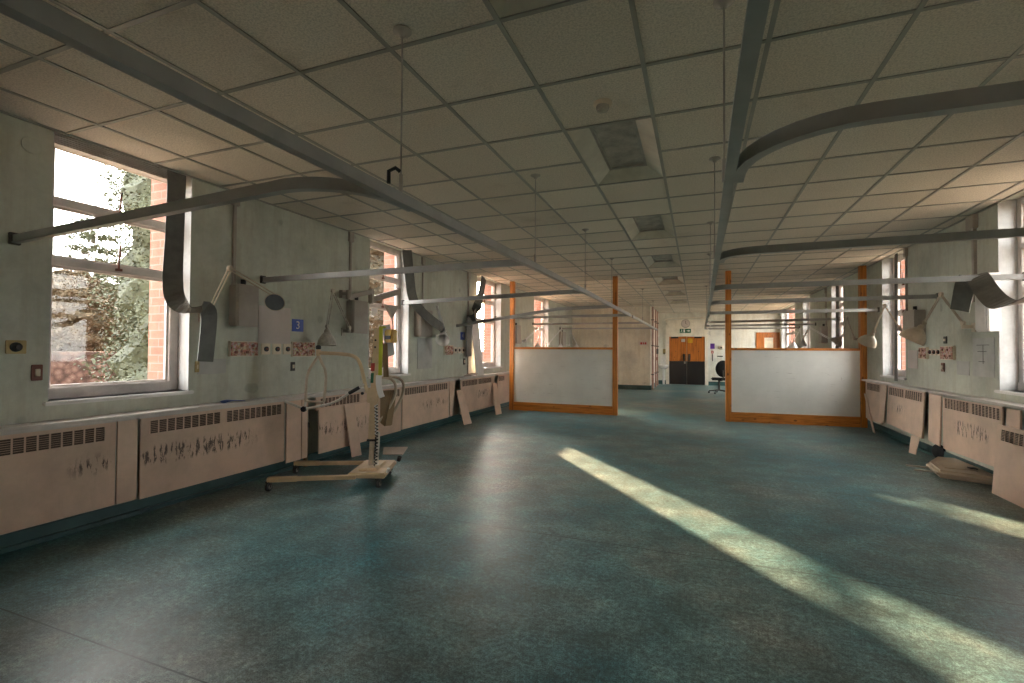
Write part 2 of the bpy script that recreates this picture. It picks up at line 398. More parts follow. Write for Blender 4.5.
struct(MB().box(XL, -1.50, 17.1, YF, 0, ZC+.05).build('wall_closet', M_CREAM))
struct(MB().box(XL, XL+.02, YB, 17.1, 0, .11).box(XL, XL+.05, YB, 17.1, 0, .03).build('baseboard_left', M_TEAL))
struct(MB().box(XR-.02, XR, YB, YF, 0, .11).box(XR-.05, XR, YB, YF, 0, .03).build('baseboard_right', M_TEAL))
struct(MB().box(XL+.05, -1.48, 17.08, 17.1, 0, .15).box(-1.5, -1.48, 17.08, YF, 0, .15).build('baseboard_closet', M_TEAL))
struct(MB().box(-1.48, -1.19, YF-.02, YF, 0, .15).box(.40, XR, YF-.02, YF, 0, .15).build('baseboard_far', M_TEAL))

# ceiling: tiles laid in a 600 mm grid, left open where the recessed lights sit
light_rows = [-13, -9, -5, -1, 3, 7, 11, 15, 19, 23]
light_cells = {(-1, j+q) for j in light_rows for q in (0, 1)}
mb = MB()
for k in range(-7, 7):
    for j in range(-17, 33):
        if (k, j) in light_cells: continue
        x0, x1 = max(XL, GX+T*k), min(XR, GX+T*(k+1)); y0, y1 = max(YB, GY+T*j), min(YF, GY+T*(j+1))
        if x1-x0 > .001 and y1-y0 > .001: mb.box(x0, x1, y0, y1, ZC, ZC+.02)
struct(mb.build('ceiling', M_CEIL))
mb = MB()
for k in range(-6, 6):
    x = GX+T*k
    if XL < x < XR: mb.box(x-.012, x+.012, YB, YF, ZC-.007, ZC+.004)
for j in range(-16, 32):
    y = GY+T*j
    if not YB < y < YF: continue
    if j-1 in light_rows:                       # the light fittings interrupt their middle bar
        mb.box(XL, GX-T, y-.012, y+.012, ZC-.006, ZC+.004).box(GX, XR, y-.012, y+.012, ZC-.006, ZC+.004)
    else: mb.box(XL, XR, y-.012, y+.012, ZC-.006, ZC+.004)
mb.box(XL, XL+.02, YB, YF, ZC-.012, ZC).box(XR-.02, XR, YB, YF, ZC-.012, ZC)
struct(mb.build('trim_ceiling', M_GRID))
struct(MB().box(XL-.5, XR+.5, YB-.2, YF+.2, ZC+.35, ZC+.45).build('roof', M_GRID))

# ------------------------------------------------------------------ windows
def window(n, side, y0, y1):
    s = -1 if side == 'left' else 1
    xw = XL if side == 'left' else XR
    xa, xb = sorted((xw+s*.15, xw+s*.22))
    root = sroot('window_%d' % n, (xw+s*.185, (y0+y1)/2, SILL))
    m = MB()
    m.box(xa, xb, y0, y0+.075, SILL, 2.90).box(xa, xb, y1-.075, y1, SILL, 2.90)
    m.box(xa, xb, y0+.075, y1-.075, 2.83, 2.90).box(xa-.01, xb+.01, y0, y1, SILL, 1.045)
    for z0, z1 in ((1.945, 2.005), (2.385, 2.44)): m.box(xa-.008, xb+.008, y0+.075, y1-.075, z0, z1)
    for z0, z1 in ((1.045, 1.945), (2.005, 2.385), (2.44, 2.83)):     # inner beads of each light
        a, b = y0+.075, y1-.075; t = .018
        m.box(xa+.02, xb-.02, a, a+t, z0, z1).box(xa+.02, xb-.02, b-t, b, z0, z1).box(xa+.02, xb-.02, a+t, b-t, z0, z0+t).box(xa+.02, xb-.02, a+t, b-t, z1-t, z1)
    m.build('window_frame', M_FRAME, root, bevel=.004)
    xg = (xa+xb)/2
    MB().box(xg-.003, xg+.003, y0+.08, y1-.08, 1.045, 1.945).box(xg-.003, xg+.003, y0+.08, y1-.08, 2.005, 2.385).box(xg-.003, xg+.003, y0+.08, y1-.08, 2.44, 2.83).build('window_glass', M_GLASS, root)
    yc = (y0+y1)/2; xi = xw+s*.13
    for z in (2.02, 2.45):
        MB().tube([(xi, yc, z-.05), (xi, yc, z+.02), (xi-s*.01, yc+.005, z+.15)], .008, 6).box(xi-.012, xi+.012, yc-.02, yc+.02, z-.06, z-.04).build('window_stay', M_RUST, root)
    xs0, xs1 = sorted((xw-s*.035, xw+s*.15))
    MB().box(xs0, xs1, y0-.03, y1+.03, SILL-.03, SILL).build('window_sill', M_WHITE, root, bevel=.006)
    # painted plaster lining of the reveal
    l0, l1 = sorted((xw, xw+s*.15))
    MB().box(l0, l1, y0-.001, y0+.004, SILL, 2.9).box(l0, l1, y1-.004, y1+.001, SILL, 2.9).build('reveal_lining', M_REVEAL, root)
    return root
for i, (a, b) in enumerate(LWIN): window(i+1, 'left', a, b)
for i, (a, b) in enumerate(RWIN): window(i+1+len(LWIN), 'right', a, b)

# ------------------------------------------------------------------ recessed ceiling lights
for i, j in enumerate(light_rows[3:]):
    x0, x1, y0, y1 = GX-T+.014, GX-.014, GY+T*j+.014, GY+T*(j+2)-.014
    o = thing('ceiling_light', ['recessed ceiling light cut off by the top edge of the photo', 'unlit recessed ceiling light just behind the smoke detector', 'recessed ceiling light one row behind the one with the smoke detector',
        'recessed ceiling light third in line behind the smoke detector', 'recessed ceiling light fourth in line behind the smoke detector', 'recessed ceiling light fifth in line behind the smoke detector',
        'recessed ceiling light nearest the double doors'][i], 'ceiling light', ((x0+x1)/2, (y0+y1)/2, ZC), 'recessed ceiling lights in one line')
    a0, a1, b0, b1, zt = x0+.135, x1-.135, y0+.13, y1-.13, ZC+.085
    m = MB(); t = .006
    lo = [(x0, y0, ZC), (x1, y0, ZC), (x1, y1, ZC), (x0, y1, ZC)]; hi = [(a0, b0, zt), (a1, b0, zt), (a1, b1, zt), (a0, b1, zt)]
    for q in range(4):
        r_ = (q+1) % 4; m.slab([lo[q], lo[r_], hi[r_], hi[q]], (0, 0, t))
    m.build('housing', M_TROF, o)
    MB().box(a0, a1, b0, b1, zt+.004, zt+.016).build('diffuser', M_DIFF, o)
    m = MB(); m.box(a0-.012, a0+.008, b0-.01, b1+.01, zt-.012, zt+.004).box(a1-.008, a1+.012, b0-.01, b1+.01, zt-.012, zt+.004).box(a0, a1, b0-.01, b0+.012, zt-.012, zt+.004).box(a0, a1, b1-.012, b1+.01, zt-.012, zt+.004)
    m.build('diffuser_frame', M_STEEL, o)
o = thing('smoke_detector', 'round cream smoke detector on the ceiling before the second light', 'smoke detector', (-.55, 2.97, ZC))
MB().lathe([(.058, 0), (.058, -.012), (.052, -.02), (.04, -.022)], (-.55, 2.97, ZC), (0, 0, 1)).build('base', M_BOXS, o, smooth=True)
MB().lathe([(.04, -.022), (.042, -.035), (.034, -.05), (.015, -.055)], (-.55, 2.97, ZC), (0, 0, 1)).build('sensor_head', M_LAMPG, o, smooth=True)

# ------------------------------------------------------------------ curtain rails
ZR = 2.06
RAILG = 'bed curtain rails'
def hanger(o, x, y, z=ZR):
    MB().cyl((x, y, z+.02), (x, y, ZC-.012), .0045, 8).cyl((x, y, z+.02), (x, y, z+.12), .010, 8).build('hanger_rod', M_STEEL, o, smooth=True)
    MB().lathe([(.045, 0), (.045, -.006), (.02, -.018), (.012, -.03)], (x, y, ZC-.003), (0, 0, 1), 16).build('ceiling_rose', M_STEEL, o, smooth=True)
def rail_profile(o, pts):
    MB().rect_sweep(pts, .030, .046).build('track', M_RAIL, o)
    lip = [Vector(p)-Vector((0, 0, .026)) for p in pts]
    MB().rect_sweep(lip, .040, .008).build('bottom_flange', M_RAIL, o)
o = thing('curtain_rail', 'long grey curtain rail running down the left side from the top left corner', 'curtain rail', (-1.30, 5, ZR), RAILG)
rail_profile(o, [(-1.33, -1.8, ZR), (-1.32, 1.6, ZR), (-1.28, 6, ZR), (-1.27, 10.0, ZR)])
for y in (1.95, 4.0, 6.02, 8.05): hanger(o, -1.33, y)
MB().tube([(-1.285, 1.79, ZR+.02), (-1.285, 1.79, ZR+.075), (-1.25, 1.79, ZR+.085), (-1.24, 1.81, ZR+.075)], .009, 8).build('curtain_hook', M_BLACK, o)
o = thing('curtain_rail', 'grey curtain rail carrying on behind the left partition towards the red sign', 'curtain rail', (-1.27, 13, ZR), RAILG)
rail_profile(o, [(-1.27, 10.3, ZR), (-1.27, 16.9, ZR)])
for y in (12.3, 15.3): hanger(o, -1.27, y)
o = thing('curtain_rail', 'long grey curtain rail running away right of the ceiling lights', 'curtain rail', (.12, 5, ZR), RAILG)
rail_profile(o, [(.11, -1.8, ZR), (.115, 1.55, ZR), (.14, 4, ZR), (.19, 9.6, ZR), (.21, 15.5, ZR)])
for x, y in ((.11, 2.28), (.13, 4.14), (.15, 6.19), (.18, 8.2), (.2, 12.2)): hanger(o, x, y)
def curve(x0, y0, x1, y1, z1=ZR, r=.30, dy=1):
    """leaves the long rail at (x0, y0-r*dy), bends round and runs to the wall"""
    s = 1 if x1 > x0 else -1; x0 = x0+s*.036; P = [(x0, y0-(r+.10)*dy, ZR)]
    for k in range(0, 9):
        a = math.pi/2*k/8; P.append((x0+s*r*(1-math.cos(a)), y0-r*dy*(1-math.sin(a)), ZR))
    P.append((x1, y1, z1)); return P
def cross(label, pts, wall_end):
    o = thing('curtain_rail', label, 'curtain rail', pts[-1], RAILG)
    rail_profile(o, pts)
    x, y, z = pts[-1]; s = 1 if x > 0 else -1
    if wall_end: MB().box(min(x-s*.005, x+s*.02), max(x-s*.005, x+s*.02), y-.03, y+.03, z-.04, z+.04).build('wall_bracket', M_DARK, o, bevel=.004)
    return o
cross('curved grey curtain rail crossing in front of the nearest left window', curve(-1.30, 1.60, XL+.02, 1.78, r=.35, dy=-1), True)
cross('straight grey curtain rail meeting the left wall right of the beige box and magnifier lamp', [(-1.30, 3.68, ZR), (-1.45, 3.68, ZR), (XL+.02, 3.74, ZR)], True)
cross('grey curtain rail crossing before the second left window', [(-1.28, 5.70, ZR), (XL+.02, 6.3, ZR)], True)
cross('drooping grey curtain rail whose wall end hangs below the others beside the small blue sign', [(-1.27, 7.82, ZR), (-2.2, 7.85, 2.04), (XL+.03, 8.04, 1.79)], False)
cross('grey curtain rail just before the left partition', [(-1.27, 9.85, ZR), (XL+.02, 9.95, ZR)], True)
cross('pale curtain rail over the left partition ending by its articulated lamp', [(-1.27, 12.7, ZR), (XL+.02, 12.6, ZR)], True)
cross('pale curtain rail seen lowest above the left partition', [(-1.27, 15.9, ZR), (XL+.02, 15.4, ZR)], True)
cross('curved dark curtain rail sweeping right at the top right corner', curve(.12, 1.72, XR-.02, 1.76, r=.34, dy=-1), True)
cross('thick curved curtain rail crossing the right side below the corner rail', curve(.14, 3.78, XR-.02, 4.08, 2.13, r=.22, dy=-1), True)
cross('grey curtain rail that holds the draped dark strip on the right', curve(.16, 5.84, XR-.02, 5.92, r=.12, dy=-1), True)
cross('grey curtain rail ending at the elbow of the cream lamp on the right wall', curve(.18, 7.70, XR-.02, 7.68, r=.12, dy=-1), True)
cross('bright curtain rail just before the right partition top', [(.20, 9.75, ZR), (XR-.02, 9.85, ZR)], True)
cross('curtain rail uppermost of those seen over the right partition', [(.20, 12.9, ZR), (XR-.02, 12.3, ZR)], True)
cross('curtain rail second of those seen over the right partition', [(.21, 14.7, ZR), (XR-.02, 14.5, ZR)], True)
cross('curtain rail lowest of those seen over the right partition', [(.21, 16.6, ZR), (XR-.02, 16.6, ZR)], True)
mb = MB()
z = ZR-.03
P = [(.20, 9.55, z)]
for k in range(9): P.append((.20+.03*(-1)**k, 9.55+.01*k, z-.045*(k+1)))
tag(mb.tube(P, .009, 6).build('curtain_glider_chain', M_WHITE), 'tangle of white curtain gliders dangling from the right long rail', 'curtain gliders')

# ------------------------------------------------------------------ partitions
def partition(label, x0, x1, y0, y1):
    o = thing('partition_screen', label, 'partition', ((x0+x1)/2, (y0+y1)/2, 0), 'half height partitions')
    d = Vector((x1-x0, y1-y0, 0)); L = d.length; d.normalize(); n = Vector((-d.y, d.x, 0)); a = Vector((x0, y0, 0))
    def bar(s0, s1, z0, z1, th): 
        m = MB(); p = [a+d*s0-n*th/2, a+d*s1-n*th/2, a+d*s1+n*th/2, a+d*s0+n*th/2]
        return m.prism([q+Vector((0, 0, z0)) for q in p], (0, 0, z1-z0))
    for s in (0, L-.10):
        bar(s, s+.10, 0, ZC-.003, .10).build('post', M_WOODZ, o, bevel=.005)
    bar(.10, L-.10, .17, 1.36, .03).build('panel', M_BOARD, o)
    bar(.10, L-.10, 1.36, 1.405, .07).build('top_rail', M_WOODX, o, bevel=.004)
    bar(.10, L-.10, .0, .17, .05).build('bottom_rail', M_WOODX, o, bevel=.004)
    bar(.10, L-.10, .155, .185, .062).build('bead', M_WOODX, o)
    return o
partition('left half height white partition between two orange wooden posts', -3.93, -1.54, 10.08, 10.08)
partition('right half height white partition between two orange wooden posts', .50, 2.80, 10.08, 10.25)

# ------------------------------------------------------------------ radiator covers
XF, XFR = -4.08, 2.72
tag(MB().box(XL+.001, XF+.02, -1.5, 12.9, .795, .825).box(XF-.005, XF+.028, -1.5, 12.9, .785, .80).build('ledge', M_LEDGE, bevel=.006), 'long white painted ledge above the left radiator covers', 'ledge')
tag(MB().box(XFR-.006, XR-.001, 3.0, 12.9, .838, .858).box(XFR-.010, XFR+.005, 3.0, 12.9, .832, .842).build('ledge', M_LEDGE, bevel=.006), 'long white painted ledge above the right radiator covers', 'ledge')
PG = 'beige radiator covers along the walls'
cnt = [0]
def grille(o, x, s, y0, y1, z0, z1, lean=lambda z: 0):
    """plate coloured dark for the shaded slots, with upright bars and louvre lines; s = room side (+1 for left wall)"""
    th = .004*s
    def q(y, z, d): return (x+d*s+lean(z), y, z)
    MB().slab([q(y0, z0, .0015), q(y1, z0, .0015), q(y1, z1, .0015), q(y0, z1, .0015)], (.001*s, 0, 0)).build('grille_shade_plate', M_SLOT, o)
    m = MB(); n = max(3, round((y1-y0)/.066)); st = (y1-y0)/n
    for k in range(n+1):
        y = y0+st*k; w = .0048
        m.slab([q(y-w, z0, .002), q(y+w, z0, .002), q(y+w, z1, .002), q(y-w, z1, .002)], (th, 0, 0))
    for k in range(1, 7):
        z = z0+(z1-z0)*k/7; m.slab([q(y0, z-.0011, .002), q(y1, z-.0011, .002), q(y1, z+.0011, .002), q(y0, z+.0011, .002)], (th*.5, 0, 0))
    m.build('grille', M_PANEL, o)
def cover(label, side, y0, y1, z0=.15, z1=.785, grilles=(), lean0=0., lean1=0., skew=0., mat=None, gz=(.655, .755), scr=None, amt=1.0):
    """front plate of a radiator casing; lean0/lean1 move its foot/top into the room, skew drops the far end"""
    s, x = (1, XF) if side == 'left' else (-1, XFR)
    cnt[0] += 1
    if mat is None: mat = panel_mat('scraped beige panel paint %d' % cnt[0], PCOL, scr[2], amt, cnt[0]*2.3, scr[:2]) if scr else M_PANEL
    ln = lambda z: s*(lean0+(lean1-lean0)*(z-z0)/(z1-z0))
    o = thing('radiator_cover', label, 'radiator cover', (x, (y0+y1)/2, z0), PG)
    c = lambda y, z: (x+ln(z), y, z-(skew if y == y1 else 0))
    m = MB(); m.slab([c(y0, z0), c(y1, z0), c(y1, z1), c(y0, z1)], (-.018*s, 0, 0))
    m.build('front_plate', mat, o, bevel=.004)
    for g0, g1 in grilles: grille(o, x, s, g0, g1, gz[0], gz[1], ln)
    return o
def slat(label, quad, off, group='loose filler strips of the radiator covers'):
    o = tag(MB().slab(quad, off).build('filler_strip', M_PANEL, bevel=.003), label, 'filler strip', group); return o
cover('radiator cover cut off at the left edge of the photo', 'left', .5, 2.315, .16, .785, [(.75, 2.24)], scr=(2.0, 2.5, .49), amt=.6)
slat('narrow filler strip below the nearest left window between two covers', [(XF, 2.325, .16), (XF, 2.465, .16), (XF, 2.465, .785), (XF, 2.325, .785)], (-.016, 0, 0))
cover('wide radiator cover with twin grilles and a long row of dark scrapes', 'left', 2.485, 3.90, .15, .785, [(2.55, 3.16), (3.22, 3.85)], scr=(2.35, 3.6, .475), amt=1.6)
slat('filler strip standing behind the left end of the hoist handle', [(XF, 3.925, .12), (XF, 4.13, .12), (XF, 4.13, .775), (XF, 3.925, .775)], (-.016, 0, 0))
slat('narrowest filler strip left of the dark radiator gap', [(XF-.01, 4.15, .12), (XF-.01, 4.235, .12), (XF-.01, 4.235, .775), (XF-.01, 4.15, .775)], (-.016, 0, 0))
o = thing('radiator_pipe', 'brown upright pipe standing in the dark gap behind the hoist', 'pipe', (XF-.09, 4.29, 0))
MB().cyl((XF-.09, 4.29, 0), (XF-.09, 4.29, .78), .025).build('pipe', M_BAT, o, smooth=True)
MB().lathe([(.03, 0), (.04, .01), (.04, .05), (.03, .06)], (XF-.09, 4.29, .44), (0, 0, 1)).build('valve', M_DARK, o, smooth=True)
cover('dropped radiator cover whose top edge hangs below its grille behind the hoist', 'left', 4.38, 5.42, .13, .635, lean0=.02, lean1=.01, scr=(4.3, 5.3, .40), amt=1.5)
o = thing('radiator_cover', 'grille strip left in place above the dropped cover behind the hoist', 'radiator cover', (XF, 4.9, .64), PG)
MB().box(XF-.05, XF-.03, 4.38, 5.42, .62, .78).build('front_plate', M_PANEL, o)
grille(o, XF-.03, 1, 4.44, 5.14, .655, .755)
slat('loose strip leaning on the dropped cover left of the hoist mast', [(-3.985, 4.86, .0), (-3.965, 5.02, .0), (-4.045, 4.97, .645), (-4.05, 4.79, .645)], (-.014, 0, .002))
cover('plain radiator cover partly hidden behind the hoist', 'left', 5.47, 6.05, .14, .785, [(5.52, 6.0)], mat=M_PANEL)
cover('radiator cover with twin grilles right of the hoist', 'left', 6.08, 7.50, .15, .785, [(6.13, 6.76), (6.82, 7.44)], scr=(6.6, 7.5, .46), amt=.7)
slat('tilted filler strip beside the twin grille cover right of the hoist', [(XF+.01, 7.54, .17), (XF+.02, 7.60, .17), (XF+.005, 7.75, .785), (XF, 7.52, .785)], (-.014, 0, 0))
cover('farthest full left radiator cover before the partition', 'left', 7.96, 9.56, .14, .785, [(8.02, 8.67), (8.72, 9.36)], scr=(8.6, 9.3, .46), amt=1.8)
slat('loose strip leaning across the left side of the farthest left cover', [(-3.87, 7.70, 0), (-3.83, 7.93, 0), (-4.05, 7.98, .60), (-4.055, 7.74, .60)], (-.014, 0, .002))
slat('loose strip leaning across the right side of the farthest left cover', [(-3.87, 9.14, 0), (-3.83, 9.36, 0), (-4.05, 9.60, .62), (-4.055, 9.40, .62)], (-.014, 0, .002))
cover('short radiator cover beside the left partition post', 'left', 9.72, 10.6, .14, .785, [(9.78, 10.1)], mat=M_PANEL)
cover('fallen radiator cover leaning out at the right edge of the photo', 'right', 4.5, 5.96, .0, .66, [(4.6, 5.88)], lean0=.10, lean1=.05, gz=(.52, .62), mat=M_PANEL)
slat('upright filler strip behind the fallen cover at the right edge', [(XFR, 5.72, .25), (XFR, 5.93, .25), (XFR, 5.93, .82), (XFR, 5.72, .82)], (.016, 0, 0))
cover('large radiator cover above the fallen beige tray on the right', 'right', 5.99, 7.19, .22, .825, [(6.02, 6.53), (6.59, 7.13)], gz=(.69, .80), skew=.02, scr=(6.2, 6.95, .50), amt=2.0)
slat('creased filler strip standing forward left of the large right cover', [(XFR-.03, 7.20, .22), (XFR-.03, 7.50, .24), (XFR-.01, 7.52, .83), (XFR-.01, 7.20, .82)], (.014, 0, 0))
cover('sagging radiator cover below the second right window', 'right', 7.68, 8.93, .23, .83, [(7.73, 8.27), (8.33, 8.87)], gz=(.70, .81), lean0=.03, skew=-.03, scr=(8.2, 8.8, .52), amt=.6)
slat('pale filler strip pulled forward beside the sagging right cover', [(XFR-.05, 8.97, .25), (XFR-.05, 9.2, .25), (XFR-.01, 9.2, .83), (XFR-.01, 8.97, .83)], (.014, 0, 0))
cover('short radiator cover beside the right partition post', 'right', 9.23, 10.0, .2, .83, [(9.3, 9.9)], gz=(.70, .81), mat=M_PANEL)
slat('broken strip lying half under the sagging right cover', [(2.63, 7.93, .0), (2.66, 7.80, .0), (2.78, 8.02, .20), (2.75, 8.20, .20)], (.012, 0, 0))
slat('strip leaning on the foot of the right partition post', [(2.72, 9.55, 0), (2.74, 9.72, 0), (2.70, 10.02, .62), (2.69, 9.9, .62)], (.012, 0, 0))
o = thing('trolley_wheel', 'black rubber wheel on the floor below the gap between right covers', 'wheel', (2.84, 7.62, .0))
MB().lathe([(.07, -.018), (.09, -.012), (.09, .012), (.07, .018)], (2.84, 7.62, .091), (.8, .3, 0)).build('tyre', M_FABRIC, o, smooth=True)
MB().lathe([(.02, -.024), (.066, -.014), (.066, .014), (.02, .024)], (2.84, 7.62, .091), (.8, .3, 0)).build('hub', M_FABRIC, o, smooth=True)
# fallen beige tray
o = thing('moulded_tray', 'beige moulded plastic tray lying on the floor by the right wall', 'tray', (2.6, 6.7, 0))
m = MB(); m.prism([(2.37, 6.40, .012), (2.84, 6.20, .012), (2.86, 6.70, .012), (2.86, 7.22, .012), (2.66, 7.24, .012), (2.44, 6.86, .012)], (0, 0, .085))
m.build('body', M_TRAY, o, bevel=.03, seg=3, smooth=True)
m = MB(); m.prism([(2.47, 6.50, .09), (2.74, 6.46, .09), (2.79, 6.72, .09), (2.78, 7.10, .09), (2.70, 7.12, .09), (2.52, 6.84, .09)], (0, 0, .018)); m.build('raised_pad', M_TRAY, o, bevel=.008, smooth=True)
MB().box(2.70, 2.76, 6.52, 6.60, .104, .115).build('socket', M_BLACK, o)
for y in (6.52, 6.74): MB().cyl((2.22, y+.02, .05), (2.42, y, .05), .010, 8).build('prong', M_CHROME, o, smooth=True)
MB().box(2.82, 2.87, 6.05, 6.18, .0, .05).build('clip', M_DARK, o, bevel=.006)

# ------------------------------------------------------------------ boxes, outlets, signs and papers on the walls
def wallbox(label, side, y0, y1, z0, z1, d=.13, conduit=None, mat=None):
    s, x = (1, XL) if side == 'left' else (-1, XR)
    o = thing('service_box', label, 'box', (x, (y0+y1)/2, z0), 'beige service boxes on the walls')
    a, b = sorted((x, x+s*d*.8)); MB().box(a, b, y0, y1, z0, z1).build('body', mat or M_BOX, o, bevel=.008)
    a, b = sorted((x+s*d*.81, x+s*d)); MB().box(a, b, y0-.006, y1+.006, z0-.006, z1+.006).build('lid', mat or M_BOX, o, bevel=.01)
    yc = y0+.1 if conduit is None else conduit
    MB().cyl((x+s*d*.4, (y0+y1)/2, z1), (x+s*d*.4, (y0+y1)/2, z1+.06), .024).build('gland', M_BLACK, o, smooth=True)
    if conduit is not None:
        a, b = sorted((x, x+s*.025)); MB().box(a, b, conduit-.014, conduit+.014, z1, ZC-.012).build('conduit', M_BOX, o)
        a, b = sorted((x, x+s*.04)); MB().box(a, b, conduit-.04, conduit+.04, ZC-.14, ZC-.015).build('conduit_box', M_BOX, o, bevel=.004)
    return o
wallbox('beige service box behind the magnifier lamp beside the nearest left window', 'left', 3.36, 3.59, 1.56, 1.96, conduit=3.40)
wallbox('beige service box under the jointed grey arm left of the second left window', 'left', 5.03, 5.31, 1.55, 1.97, conduit=5.09)
wallbox('beige service box behind the white cone lamp right of the second left window', 'left', 6.63, 7.0, 1.55, 1.98, conduit=6.87)
wallbox('narrow service box seen over the left end of the left partition', 'left', 11.0, 11.3, 1.5, 1.95, conduit=11.1)
wallbox('service box farthest down the left wall above the partition', 'left', 15.3, 15.7, 1.5, 1.95)
wallbox('grey service box beside the second right window', 'right', 8.06, 8.46, 1.55, 1.92, conduit=8.66)
wallbox('service box seen above the right partition between bright windows', 'right', 13.3, 13.6, 1.55, 1.95, conduit=13.4)
o = thing('conduit', 'painted conduit with a small box rising to the ceiling left of the third left window', 'conduit', (XL, 8.57, 1.9))
MB().box(XL, XL+.025, 8.555, 8.585, .83, ZC-.012).build('pipe', M_BOX, o); MB().box(XL, XL+.04, 8.52, 8.62, ZC-.14, ZC-.015).build('end_box', M_BOX, o)
o = thing('conduit', 'wide painted conduit running down the right wall behind the draped strip', 'conduit', (XR, 6.80, 1.9))
MB().box(XR-.03, XR, 6.78, 6.82, 1.9, ZC-.012).build('pipe', M_BOX, o); MB().box(XR-.05, XR, 6.74, 6.90, ZC-.17, ZC-.015).build('end_box', M_BOX, o, bevel=.005)
o = thing('lamp_casing', 'white upright wall casing below the draped strip on the right', 'light casing', (XR, 6.45, 1.55))
MB().box(XR-.11, XR, 6.33, 6.56, 1.56, 2.16).build('body', M_WHITE, o, bevel=.01); MB().box(XR-.125, XR-.112, 6.35, 6.54, 1.58, 2.14).build('cover', M_WHITE, o, bevel=.006)

def plate(name, label, cat, side, y0, y1, z0, z1, mat, d=.012, group=None, bevel=.003):
    s, x = (1, XL) if side == 'left' else (-1, XR); a, b = sorted((x, x+s*d))
    return tag(MB().box(a, b, y0, y1, z0, z1).build(name, mat, bevel=bevel), label, cat, group)
def outlet_panel(label, side, y0, y1, z0, z1):
    s, x = (1, XL) if side == 'left' else (-1, XR)
    o = thing('bedhead_panel', label, 'outlet panel', (x, (y0+y1)/2, z0), 'pink mottled bedhead panels')
    a, b = sorted((x, x+s*.03)); MB().box(a, b, y0, y1, z0, z1).build('back_box', M_BOXS, o, bevel=.004)
    a, b = sorted((x+s*.03, x+s*.036)); MB().box(a, b, y0+.008, y1-.008, z0+.008, z1-.008).build('face_plate', M_PATCH, o)
    for k in range(4):
        yy = y0+(y1-y0)*(.18+.2*k); zz = z0+(z1-z0)*(.72 if k % 2 else .28)
        a, b = sorted((x+s*.036, x+s*.045)); MB().box(a, b, yy-.016, yy+.016, zz-.014, zz+.014).build('outlet', M_RUST, o, bevel=.003)
outlet_panel('larger mottled pink bedhead panel below the magnifier lamp', 'left', 3.36, 3.68, 1.26, 1.41)
outlet_panel('mottled pink bedhead panel under the blue number 3 sign', 'left', 4.13, 4.47, 1.25, 1.42)
outlet_panel('mottled pink bedhead panel near the small narrow blue sign', 'left', 7.60, 7.92, 1.24, 1.42)
outlet_panel('mottled pink bedhead panel nearer of the pair on the right wall', 'right', 7.26, 7.58, 1.25, 1.42)
outlet_panel('mottled pink bedhead panel farther of the pair on the right wall', 'right', 7.98, 8.22, 1.25, 1.41)
def socket(label, side, y, z, w=.058):
    s, x = (1, XL) if side == 'left' else (-1, XR)
    o = thing('wall_outlet', label, 'wall outlet', (x, y, z-w), 'small round wall outlets')
    a, b = sorted((x, x+s*.014)); MB().box(a, b, y-w, y+w, z-w, z+w).build('plate', M_BOXS, o, bevel=.004)
    MB().lathe([(.026, 0), (.026, .012), (.018, .014), (.010, .006)], (x+s*.014, y, z), (s, 0, 0)).build('round_port', M_BLACK, o, smooth=True)
    MB().lathe([(.012, 0), (.012, .012)], (x+s*.024, y, z), (s, 0, 0), 10).build('plunger', M_RUST, o, smooth=True)
for y, w in zip((3.79, 3.935, 4.075), ('left', 'middle', 'right')): socket('%s of three small outlets between the pink panels near the magnifier lamp' % {'left': 'left one', 'middle': 'middle one', 'right': 'right one'}[w], 'left', y, 1.335)
for y, w in zip((8.04, 8.20, 8.36), ('left one', 'middle one', 'right one')): socket('%s of three small outlets below the narrow blue sign' % w, 'left', y, 1.33)
for y, w in zip((7.67, 7.79, 7.91), ('near one', 'middle one', 'far one')): socket('%s of three small outlets between the right wall panels' % w, 'right', y, 1.345, .042)
def switch(label, side, y0, y1, z0, z1, mat):
    s, x = (1, XL) if side == 'left' else (-1, XR)
    o = thing('light_switch', label, 'switch', (x, (y0+y1)/2, z0))
    a, b = sorted((x, x+s*.012)); MB().box(a, b, y0, y1, z0, z1).build('plate', mat, o, bevel=.003)
    a, b = sorted((x+s*.012, x+s*.02)); MB().box(a, b, y0+.016, y1-.016, z0+.03, z1-.03).build('rocker', M_BOXS, o, bevel=.002)
switch('narrow rust red switch plate left of the nearest left window', 'left', 1.885, 1.945, 1.11, 1.22, M_RUST)
switch('small dark switch below the outlets near the number 3 sign', 'left', 4.13, 4.19, 1.09, 1.19, M_DARK)
switch('small dark switch below the outlets near the narrow blue sign', 'left', 8.38, 8.46, 1.05, 1.17, M_DARK)
switch('small dark switch above the near pink panel on the right wall', 'right', 7.47, 7.55, 1.45, 1.54, M_DARK)
switch('small dark switch below the near pink panel on the right wall', 'right', 7.54, 7.62, 1.10, 1.21, M_RUST)
switch('small tarnished switch low beside the nearest window strip', 'left', 3.03, 3.07, 1.12, 1.22, M_BRASS)
o = thing('key_switch', 'brass plate with a black knob at the left edge of the photo', 'switch', (XL, 1.80, 1.29))
MB().box(XL, XL+.012, 1.75, 1.855, 1.295, 1.385).build('plate', M_BRASS, o, bevel=.003)
MB().lathe([(.032, 0), (.030, .012), (.014, .02), (.012, .03)], (XL+.012, 1.80, 1.34), (1, 0, 0)).build('knob', M_BLACK, o, smooth=True)
o = tag(MB().lathe([(.055, 0), (.055, .008), (.045, .012), (.02, .012)], (XL, 1.86, 2.72), (1, 0, 0)).build('blanking_disc', M_WALL, smooth=True), 'round painted blanking disc high left of the nearest window', 'disc')
o = thing('number_sign', 'square blue wall sign with a white figure 3', 'sign', (XL, 4.225, 1.54), 'blue bed number signs')
